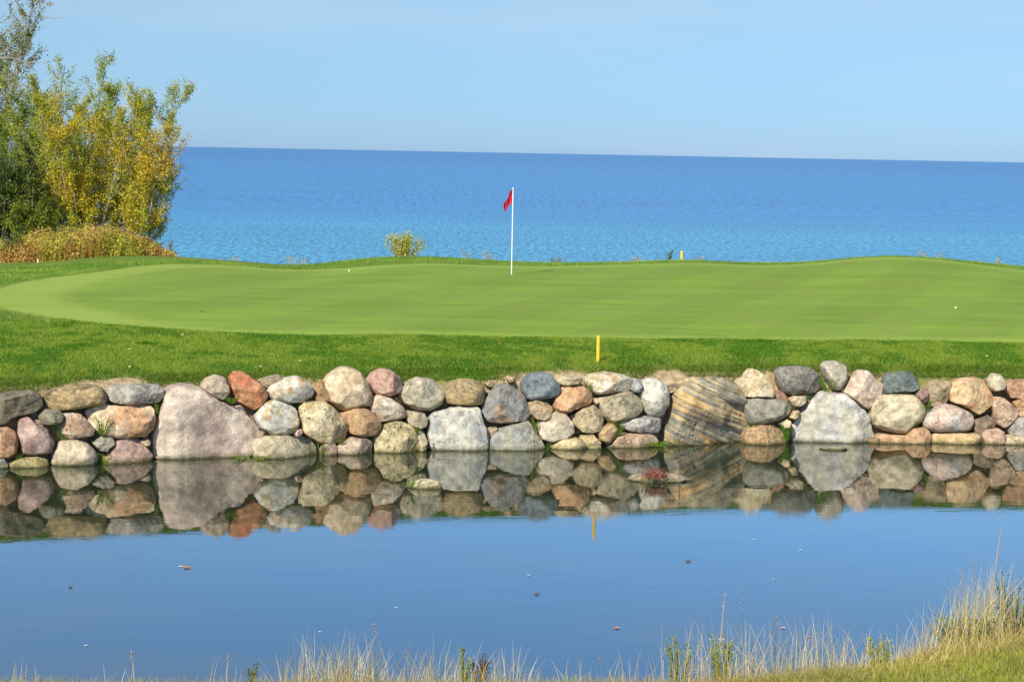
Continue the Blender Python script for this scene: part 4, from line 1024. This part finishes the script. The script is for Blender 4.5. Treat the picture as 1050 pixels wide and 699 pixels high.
p = far_base(699, 57.0); stake(p, at_y(699, 257, 57.0)[2] - p[2], 0.075, 'far yellow marker stake on the horizon edge of the green')
p = far_base(39, 56.3); stake(p, at_y(39, 265.5, 56.3)[2] - p[2], 0.055, 'short pale cream stake in front of the tan weeds at the left', paint=plain('cream_paint', (0.75, 0.6, 0.33), 0.6, 0.08))

# flagstick
p = on_ground(524.5, 281.5)
WHITE = plain('white_paint', (0.80, 0.80, 0.78), 0.35, 0.03)
RED = plain('red_cloth', (0.62, 0.015, 0.035), 0.75, 0.12, 9)
fs = empty('flagstick', p); tag(fs, 'white flagstick with a limp red flag standing in the putting green', 'flag')
H = at_y(524.2, 192, p[1])[2] - p[2]
def tube(pts, rad, k=10):
    V = []; Fs = []
    for (x, y, z), r in zip(pts, rad):
        for j in range(k):
            a = 2 * math.pi * j / k; V.append((x + r * math.cos(a), y + r * math.sin(a), z))
    for i in range(len(pts) - 1):
        for j in range(k): Fs.append([i * k + j, i * k + (j + 1) % k, (i + 1) * k + (j + 1) % k, (i + 1) * k + j])
    Fs.append(list(range((len(pts) - 1) * k, len(pts) * k)))
    return V, Fs
V, Fs = tube([(0, 0, -0.15), (0, 0, 0.02), (0, 0, H * 0.5), (0, 0, H - 0.02), (0, 0, H)], [0.016, 0.015, 0.0145, 0.0135, 0.008])
mesh('pole', V, Fs, WHITE, parent=fs)
# limp flag: folds gathered, falling to the left
nu, nv = 26, 34; V = []
for j in range(nv):
    v = j / (nv - 1)                         # down
    for i in range(nu):
        u = i / (nu - 1)                     # away from pole
        wid = 0.05 + 0.17 * min(1, v * 1.5) * (1 - 0.35 * max(0, v - 0.6))
        drop = 0.36 * v + 0.26 * u * (0.35 + 0.65 * v)
        x = -wid * u ** 0.9 + 0.012 * math.sin(9 * v + 5 * u)
        y = 0.055 * math.sin(u * 15 + 2.2 * v) * (0.25 + 0.75 * u)
        V.append((x - 0.014, y, H - 0.02 - drop))
V = np.array(V)
Q = np.array([[j * nu + i, j * nu + i + 1, (j + 1) * nu + i + 1, (j + 1) * nu + i] for j in range(nv - 1) for i in range(nu - 1)])
fl = mesh('flag_cloth', V, Q, RED, parent=fs)
so = fl.modifiers.new('thick', 'SOLIDIFY'); so.thickness = 0.003
a = np.linspace(0, 2 * np.pi, 24, endpoint=False)
gp = lambda x, y: gz(p[0] + x, p[1] + y) - p[2]
V = [(0.058 * math.cos(q), 0.058 * math.sin(q), gp(0.058 * math.cos(q), 0.058 * math.sin(q)) + 0.006) for q in a] + [(0.052 * math.cos(q), 0.052 * math.sin(q), gp(0, 0) + 0.006) for q in a] + [(0.052 * math.cos(q), 0.052 * math.sin(q), -0.10) for q in a]
Fs = [[i, (i + 1) % 24, 24 + (i + 1) % 24, 24 + i] for i in range(24)] + [[24 + i, 24 + (i + 1) % 24, 48 + (i + 1) % 24, 48 + i] for i in range(24)]
mesh('cup', V, Fs, plain('cup_liner', (0.55, 0.55, 0.5), 0.5), parent=fs, smooth=False)

# golf balls
BALL = NT('ball_cover'); tcb = BALL.n('ShaderNodeTexCoord').outputs['Object']
vo = BALL.n('ShaderNodeTexVoronoi'); BALL.l(tcb, vo.inputs['Vector']); vo.inputs['Scale'].default_value = 260
bb = BALL.bsdf(Base_Color=(0.85, 0.85, 0.83), Roughness=0.3)
BALL.l(BALL.bump(BALL.ramp(vo.outputs['Distance'], 0.0, 0.5), 0.6, 0.001), bb.inputs['Normal'])
D3, F3 = ico(3)
for px, py, lb in [(358, 278.5, 'white golf ball on the green left of the flagstick'), (980, 316.5, 'white golf ball on the green near the right edge')]:
    q = on_ground(px, py)
    tag(mesh('golf_ball', D3 * 0.0225, F3, BALL.m, loc=q + (0, 0, 0.0235)), lb, 'golf ball', 'golf balls on the green')

# ------------------------------------------------------------ fallen leaves
def leafmesh(name, p, s, c, label, cat, group, rz, lobed=True, curl=0.25):
    n = 30; a = np.linspace(0, 2 * np.pi, n, endpoint=False)
    r = s * (0.62 + (0.30 * np.cos(5 * a) if lobed else 0.0) + 0.10 * np.cos(a)) * np.where(np.abs(np.sin(a)) > 0, 1, 1)
    rows = [np.array([[0, 0, 0]])]
    V = [(0, 0, 0)] + [(r[i] * 0.5 * math.cos(a[i]), r[i] * 0.4 * math.sin(a[i]), 0.03 * s) for i in range(n)] + [(r[i] * math.cos(a[i]), r[i] * 0.8 * math.sin(a[i]), curl * s * (0.4 + 0.6 * abs(math.sin(a[i] * 1.5 + rz)))) for i in range(n)]
    Fs = [[0, 1 + i, 1 + (i + 1) % n] for i in range(n)] + [[1 + i, 1 + n + i, 1 + n + (i + 1) % n, 1 + (i + 1) % n] for i in range(n)]
    o = mesh(name, V, Fs, plain('dead_leaf', c, 0.6, 0.25, 40), loc=p + np.array([0, 0, 0.006]))
    o.rotation_euler = (0, 0, rz)
    so = o.modifiers.new('thick', 'SOLIDIFY'); so.thickness = 0.0015
    tag(o, label, cat, group)
GF = 'leaves afloat on the pond'
OR, BR, PL = (0.50, 0.20, 0.06), (0.16, 0.09, 0.045), (0.62, 0.55, 0.45)
for px, py, s, c, lb in [(192, 582, .085, OR, 'orange brown leaf afloat below the giant mauve boulder reflection'), (185, 581, .05, PL, 'pale leaf afloat touching the orange brown one'),
        (72, 602, .05, BR, 'brown leaf afloat at the far left of the pond'), (88, 662, .035, PL, 'pale fleck afloat near the bottom left'),
        (328, 648, .03, PL, 'pale fleck afloat above the dense dry grass clump'), (542, 590, .035, PL, 'small pale leaf afloat in the middle of the pond'),
        (550, 609, .06, BR, 'slim brown leaf afloat just below the small pale one at centre'), (633, 644, .06, (0.5, 0.22, 0.1), 'rust leaf afloat low in the pond right of centre'),
        (406, 623, .03, PL, 'pale fleck afloat left of centre'), (706, 575.5, .07, BR, 'brown leaf afloat right of the stake reflection'),
        (821, 564, .035, PL, 'pale fleck afloat under the giant white boulder reflection'), (773, 553, .03, PL, 'pale fleck afloat close below the wall reflection'),
        (793, 594, .025, PL, 'tiny pale fleck afloat right of the middle'), (742, 622, .03, PL, 'pale fleck afloat near the thin lone stalk'),
        (803, 644, .05, (0.6, 0.4, 0.3), 'pinkish leaf afloat close to the near bank'), (829, 653, .04, OR, 'orange leaf afloat beside the near bank')]:
    leafmesh('floating_leaf', at_z(px, py, 0.0), s * 0.72, c, lb, 'leaf', GF, rng.uniform(0, 6))
GL = 'leaves fallen on the grass'
YL = (0.65, 0.52, 0.22)
for px, py, c, lb in [(49, 331, YL, 'yellow leaf on the lawn near the left tip of the green'), (42, 347, OR, 'orange leaf on the lawn at the far left'),
        (133, 360, YL, 'yellow leaf on the lawn, upper of two above the giant mauve boulder'), (133, 378, YL, 'yellow leaf on the lawn, lower of two above the giant mauve boulder'),
        (187, 345, YL, 'peach leaf on the lawn just below the green edge at left'), (267, 378, YL, 'yellow leaf on the lawn above the rust orange boulder'),
        (207, 321, BR, 'dark brown leaf on the green at left'), (836, 289, OR, 'brown leaf on the right hand slope of the green'),
        (1012, 367, YL, 'pale leaf on the lawn near the right edge'), (308, 372, YL, 'small pale leaf on the lawn above the large rounded tan boulder')]:
    leafmesh('fallen_leaf', on_ground(px, py) + (0, 0, 0.015), 0.032, c, lb, 'leaf', GL, rng.uniform(0, 6), curl=0.8)

# ------------------------------------------------------------ trees at the left
BARK = NT('bark'); tcb = BARK.n('ShaderNodeTexCoord').outputs['Object']
nb_ = BARK.noise(BARK.mapping(tcb, (8, 8, 1.5)), 3.0, 5, 0.65)
bb = BARK.bsdf(Base_Color=BARK.mix(BARK.ramp(nb_, 0.35, 0.65), (0.20, 0.18, 0.14), (0.38, 0.35, 0.28)), Roughness=0.85)
BARK.l(BARK.bump(nb_, 0.8, 0.02), bb.inputs['Normal'])

def branch_tubes(segs, k=6):
    """segs: list of (p0, p1, r0, r1)"""
    V = []; Q = []
    a = np.linspace(0, 2 * np.pi, k, endpoint=False)
    for p0, p1, r0, r1 in segs:
        d = p1 - p0; L = np.linalg.norm(d)
        if L < 1e-5: continue
        d = d / L; u = np.cross(d, (0.3, 1, 0.1)); u /= np.linalg.norm(u); v = np.cross(d, u)
        b = len(V)
        for pp, rr in ((p0, r0), (p1, r1)):
            for q in a: V.append(pp + (u * math.cos(q) + v * math.sin(q)) * rr)
        Q += [[b + j, b + (j + 1) % k, b + k + (j + 1) % k, b + k + j] for j in range(k)]
    return np.array(V), np.array(Q)

def tree(px, y, ytop, label, seed, stems=4, spread=0.9, leaves=9000, pal=None, lean=(0, 0), leaf=0.066, up=0.8, low=0.12, group='poplars at the lake edge', name='poplar_tree', bare=0.0, pw=(0.5, 0.9), width=1.0, zlow=0.0):
    rs = np.random.default_rng(seed)
    q = at_y(px, 262, y); base = np.array([q[0], y, gz(q[0], y) - 0.05])
    Ht = at_y(px, ytop, y)[2] - base[2]
    root = empty(name, base); tag(root, label, 'tree', group)
    tr = []; br = []; twig = []        # twig: (p0, p1) to hang leaves on
    for s_ in range(stems):
        a = 2 * np.pi * s_ / stems + rs.uniform(-0.5, 0.5)
        off = np.array([math.cos(a), math.sin(a), 0]) * spread * (0.3 if stems > 1 else 0) * rs.uniform(0.5, 1.2)
        h = Ht * (1.0 if s_ == 0 else rs.uniform(0.68, 0.98))
        r0 = 0.009 * h
        n = 12; pts = [off * 0.4]
        dirv = np.array([off[0] * 0.35 + lean[0], off[1] * 0.35 + lean[1], 1.0]); 
        for i in range(n):
            dirv = dirv + np.array([rs.normal(0, 0.06), rs.normal(0, 0.06), 0.04]); dd = dirv / np.linalg.norm(dirv)
            pts.append(pts[-1] + dd * h / n)
        sc = h / max(pts[-1][2], 0.1); pts = [p_ * np.array([1, 1, sc]) for p_ in pts]
        for i in range(n):
            tr.append((pts[i], pts[i + 1], r0 * (1 - i / n) ** 0.9 + 0.006, r0 * (1 - (i + 1) / n) ** 0.9 + 0.006))
        nb = int(6.5 * h)
        for j in range(nb):
            u = rs.uniform(low, 0.97); i = min(int(u * n), n - 1); f = u * n - i
            p0 = pts[i] * (1 - f) + pts[i + 1] * f
            az = rs.uniform(0, 2 * np.pi); L = h * (0.10 + 0.24 * (1 - u) ** 0.7) * rs.uniform(0.6, 1.15) * width
            elv = up + rs.uniform(-0.25, 0.25)
            d = np.array([math.cos(az) * math.cos(elv), math.sin(az) * math.cos(elv), math.sin(elv)])
            m = 5; p_ = p0; rb = max(0.005, r0 * (1 - u) * 0.5)
            for kx in range(m):
                d = d + np.array([rs.normal(0, 0.12), rs.normal(0, 0.12), 0.06]); d /= np.linalg.norm(d)
                p2 = p_ + d * L / m
                br.append((p_, p2, rb * (1 - kx / m) + 0.003, rb * (1 - (kx + 1) / m) + 0.003))
                twig.append((p_, p2, 0.6 + 0.4 * kx / m))
                if kx > 0:
                    for _ in range(2):
                        dt = d + rs.normal(0, 0.55, 3); dt[2] += 0.25; dt /= np.linalg.norm(dt)
                        p3 = p2 + dt * L * 0.22
                        br.append((p2, p3, 0.004, 0.002)); twig.append((p2, p3, 1.0))
                p_ = p2
        for i in range(n // 2, n): twig.append((pts[i], pts[i + 1], 0.9))
    V, Q = branch_tubes(tr, 8); mesh('trunk', V, Q, BARK.m, parent=root)
    V, Q = branch_tubes(br, 4); mesh('branches', V, Q, BARK.m, parent=root)
    if leaves:
        A = np.array([t_[0] for t_ in twig]); Bq = np.array([t_[1] for t_ in twig]); w = np.array([t_[2] for t_ in twig])
        w = w * np.where(((A[:, 2] / Ht) > 1 - bare), 0.12, 1.0)
        cl = 0.8 + 0.5 * (vnoise(A * 1.3 + seed, seed) > -0.2)
        w = w * cl * rs.uniform(0.4, 1.4, len(w)) * (1.15 - 0.6 * np.clip(A[:, 2] / Ht, 0, 1)); w /= w.sum()
        i = rs.choice(len(w), leaves, p=w); u = rs.uniform(0, 1, leaves)[:, None]
        P = A[i] * (1 - u) + Bq[i] * u + rs.normal(0, 0.07, (leaves, 3))
        P = P[P[:, 2] > zlow]; m = len(P)
        V, Q = leafquads(P, leaf * rs.uniform(0.6, 1.2, m), rs)
        hz = vnoise(P * 0.9, seed + 5) * 0.5 + 0.5 + rs.normal(0, 0.22, m)
        pal = [np.array(c_) for c_ in pal]
        idx = np.clip(hz * len(pal), 0, len(pal) - 1.01); i0 = idx.astype(int); fr = (idx - i0)[:, None]
        PA = np.array(pal); c = PA[i0] * (1 - fr) + PA[np.minimum(i0 + 1, len(pal) - 1)] * fr
        c = c * rs.uniform(0.7, 1.25, (m, 1))
        mesh('crown', V, Q, LEAF, parent=root, col=np.repeat(c, 4, axis=0), smooth=False)
    return root

GRN = [(0.09, 0.14, 0.02), (0.16, 0.21, 0.03), (0.32, 0.37, 0.035), (0.50, 0.47, 0.045)]
YEG = [(0.15, 0.20, 0.02), (0.31, 0.35, 0.028), (0.52, 0.47, 0.033), (0.66, 0.54, 0.03), (0.60, 0.40, 0.03)]
OLV = [(0.10, 0.13, 0.03), (0.18, 0.19, 0.04), (0.30, 0.26, 0.045), (0.40, 0.27, 0.04)]
DRK = [(0.035, 0.06, 0.015), (0.07, 0.10, 0.02), (0.13, 0.15, 0.025)]
tree(-24, 88, -20, 'tall green brown poplar cut off by the left edge, rising past the picture top', 11, 5, 1.9, 48000, OLV, up=0.8, low=0.06, width=0.8, leaf=0.085)
tree(58, 74, 58, 'tall yellow green poplar with the highest leafy tip left of the lake', 12, 7, 2.2, 44000, [YEG[1], GRN[2], YEG[2], YEG[1]], up=0.95, low=0.04, width=0.85)
tree(92, 70, 88, 'yellow poplar between the tall tip and the right hand poplars', 19, 6, 1.9, 34000, YEG, up=0.9, low=0.04, width=0.85)
tree(126, 72, 86, 'green yellow poplar with twin leafy tips right of the tallest', 13, 7, 1.8, 42000, [YEG[1], GRN[2], YEG[2], YEG[3]], up=0.95, low=0.03, width=0.9)
tree(146, 69, 128, 'orange tinged poplar leaning right over the lake, rightmost of the trees', 14, 6, 2.0, 22000, [GRN[2], YEG[2], YEG[3], (0.60, 0.38, 0.04)], lean=(0.13, 0), up=0.75, low=0.03, width=1.05)
tree(30, 80, 96, 'olive green poplar filling the space between the left edge and the tall tip', 15, 7, 2.5, 62000, [DRK[2], GRN[0], GRN[1], GRN[2]], up=0.8, low=0.04, width=1.05)
tree(2, 70, 150, 'dark bushy tree in the lower left, nearest the left edge', 16, 6, 2.4, 30000, DRK, up=0.6, low=0.03, width=1.2, name='bushy_tree', leaf=0.068)
tree(34, 69, 178, 'dark green shrubby tree low behind the tan weeds', 17, 6, 2.0, 24000, DRK + [GRN[2]], up=0.5, low=0.03, width=1.2, name='bushy_tree', leaf=0.068)
# bare dead limb tree top left
def dead_limbs():
    y = 84.0; q = at_y(-14, 262, y); base = np.array([q[0], y, gz(q[0], y)])
    root = empty('dead_tree', base); tag(root, 'dead grey tree whose bare branches reach in at the top left', 'tree')
    rs = np.random.default_rng(4); segs = []
    def grow(p, d, L, r, depth):
        nonlocal segs
        n = 6
        for i in range(n):
            d = d + rs.normal(0, 0.10, 3) * (1, 0.5, 1); d /= np.linalg.norm(d)
            p2 = p + d * L / n; segs.append((p, p2, r * (1 - 0.6 * i / n), r * (1 - 0.6 * (i + 1) / n)))
            if depth > 0 and i > 0:
                for sgn in ((1,) if i % 2 else (-1,)):
                    dd = d + np.array([rs.uniform(0.1, 0.5), rs.normal(0, 0.3), sgn * rs.uniform(0.2, 0.7)])
                    grow(p2, dd / np.linalg.norm(dd), L * 0.42, r * 0.42, depth - 1)
            p = p2
    tr = []; H_ = at_y(-14, -20, y)[2] - base[2]
    ps = [np.array([0.05 * math.sin(i), 0, H_ * i / 10]) for i in range(11)]
    for i in range(10): tr.append((ps[i], ps[i + 1], 0.11 * (1 - i / 11), 0.11 * (1 - (i + 1) / 11)))
    V, Q = branch_tubes(tr, 8); mesh('trunk', V, Q, BARK.m, parent=root)
    for py, L, dz in ((45, 2.7, 0.35), (60, 1.9, -0.02), (30, 1.4, 0.5), (95, 1.6, 0.3)):
        segs = []
        z = at_y(-14, py, y)[2] - base[2]
        grow(np.array([0, 0, z]), np.array([1, 0, dz]) / np.hypot(1, dz), L, 0.036, 2)
        V, Q = branch_tubes(segs, 4); mesh('branch', V, Q, BARK.m, parent=root)
dead_limbs()

# the small bush on the dune and low shrubs under the trees
def shrub(px, y, ytop, wpx, label, pal, leaves, seed, name='shrub', leaf=0.05, group=None, stems=14):
    rs = np.random.default_rng(seed)
    b = far_base(px, y); sc = F / y; w = wpx / sc / 2; H_ = at_y(px, ytop, y)[2] - b[2]
    root = empty(name, b); tag(root, label, 'shrub', group)
    segs = []; P = []
    for i in range(stems):
        a = rs.uniform(0, 2 * np.pi); r = w * rs.uniform(0.05, 0.95)
        tip = np.array([math.cos(a) * r, math.sin(a) * r * 0.6, H_ * rs.uniform(0.6, 1.02) * (1 - 0.3 * (r / w) ** 2)])
        p0 = np.array([math.cos(a), math.sin(a), 0]) * r * 0.3; mid = (p0 + tip) / 2 + rs.normal(0, 0.04, 3)
        segs += [(p0, mid, 0.010, 0.007), (mid, tip, 0.007, 0.003)]
        m = leaves // stems; u = rs.uniform(0.12, 1, m)[:, None]
        P.append(p0 * (1 - u) + tip * u + rs.normal(0, 0.05, (m, 3)))
    P = np.concatenate(P)
    V, Q = branch_tubes(segs, 4); mesh('branches', V, Q, BARK.m, parent=root)
    V, Q = leafquads(P, leaf * rs.uniform(0.6, 1.2, len(P)), rs)
    PA = np.array(pal); c = PA[rs.integers(0, len(pal), len(P))] * rs.uniform(0.75, 1.2, (len(P), 1))
    mesh('foliage', V, Q, LEAF, parent=root, col=np.repeat(c, 4, axis=0), smooth=False)
DUNE = [(0.42, 0.42, 0.07), (0.66, 0.60, 0.09), (0.78, 0.66, 0.12), (0.32, 0.36, 0.06)]
shrub(415, 57.2, 236, 54, 'yellow green dune bush on the far edge of the green left of the flagstick', DUNE, 3000, 31, leaf=0.05, stems=30)
SG = 'low shrubs at the foot of the trees'
shrub(66, 57.6, 240, 36, 'yellow green shrub standing out of the tan weeds right of the cream stake', [(0.30, 0.34, 0.03), (0.5, 0.42, 0.04), (0.2, 0.24, 0.03)], 1200, 37, group=SG, leaf=0.055, stems=16)
shrub(176, 59, 244, 16, 'small sparse shrub at the foot of the rightmost poplar', [(0.14, 0.13, 0.05), (0.26, 0.20, 0.05)], 160, 33, group=SG)
shrub(148, 57.4, 240, 40, 'orange brown shrub under the leaning poplar', [(0.30, 0.18, 0.04), (0.42, 0.28, 0.04), (0.30, 0.32, 0.03)], 1500, 34, group=SG, leaf=0.06)
shrub(112, 57.6, 236, 60, 'golden shrub under the twin tipped poplar', [(0.42, 0.33, 0.03), (0.30, 0.27, 0.03), (0.36, 0.40, 0.03)], 2600, 35, group=SG, leaf=0.065, stems=20)
shrub(14, 57.5, 238, 50, 'green brown shrub behind the tan weeds at the left edge', [(0.14, 0.15, 0.03), (0.26, 0.20, 0.05), (0.30, 0.32, 0.03)], 1800, 36, group=SG, leaf=0.06, stems=18)
# tall tan weeds in front of the trees
n = 8000
Y = rng.uniform(56.8, 63.0, n); s_ = rng.uniform(-60, 174, n); X = (s_ - 525) / F * Y
hh = np.interp(s_, [-60, 0, 40, 90, 120, 150, 174], [0.46, 0.42, 0.68, 0.80, 0.55, 0.28, 0.08]) * (1 + 0.55 * n2(X, Y, 1.1, 91))
hh = np.maximum(hh, 0.15)
patch = n2(X, Y, 0.8, 93) + rng.normal(0, 0.18, n)
rust = n2(X, Y, 1.3, 97)
c = cmix((0.48, 0.25, 0.06), (0.66, 0.44, 0.12), rng.uniform(0, 1, n))
c[rust > 0.25] *= np.array((0.8, 0.62, 0.7)); g_ = patch > 0.12; c[g_] = cmix((0.22, 0.28, 0.03), (0.55, 0.46, 0.05), rng.uniform(0, 1, g_.sum()))
H_ = hh * rng.uniform(0.45, 1.1, n); BX = np.stack([X, Y, ground_z(X, Y)], 1)
V, Q, cc = blades(BX, H_, rng.uniform(0.008, 0.02, n), rng.uniform(0.05, 0.9, n), c, seg=3)
m = 80000; i = rng.integers(0, n, m)
P = BX[i] + np.stack([rng.normal(0, 0.09, m), rng.normal(0, 0.09, m), H_[i] * rng.uniform(0.0, 1.1, m)], 1)
V2, Q2 = leafquads(P, 0.06 * rng.uniform(0.5, 1.3, m), rng)
cl = c[i] * rng.uniform(0.7, 1.2, (m, 1))
V = np.concatenate([V, V2]); Q = np.concatenate([Q, Q2 + len(cc)]); cc = np.concatenate([cc, np.repeat(cl, 4, axis=0)])
tag(mesh('tall_weeds', V, Q, STRAW, col=cc, smooth=False), 'mass of tall tan weeds at the foot of the trees at the left', 'weeds', kind='stuff')
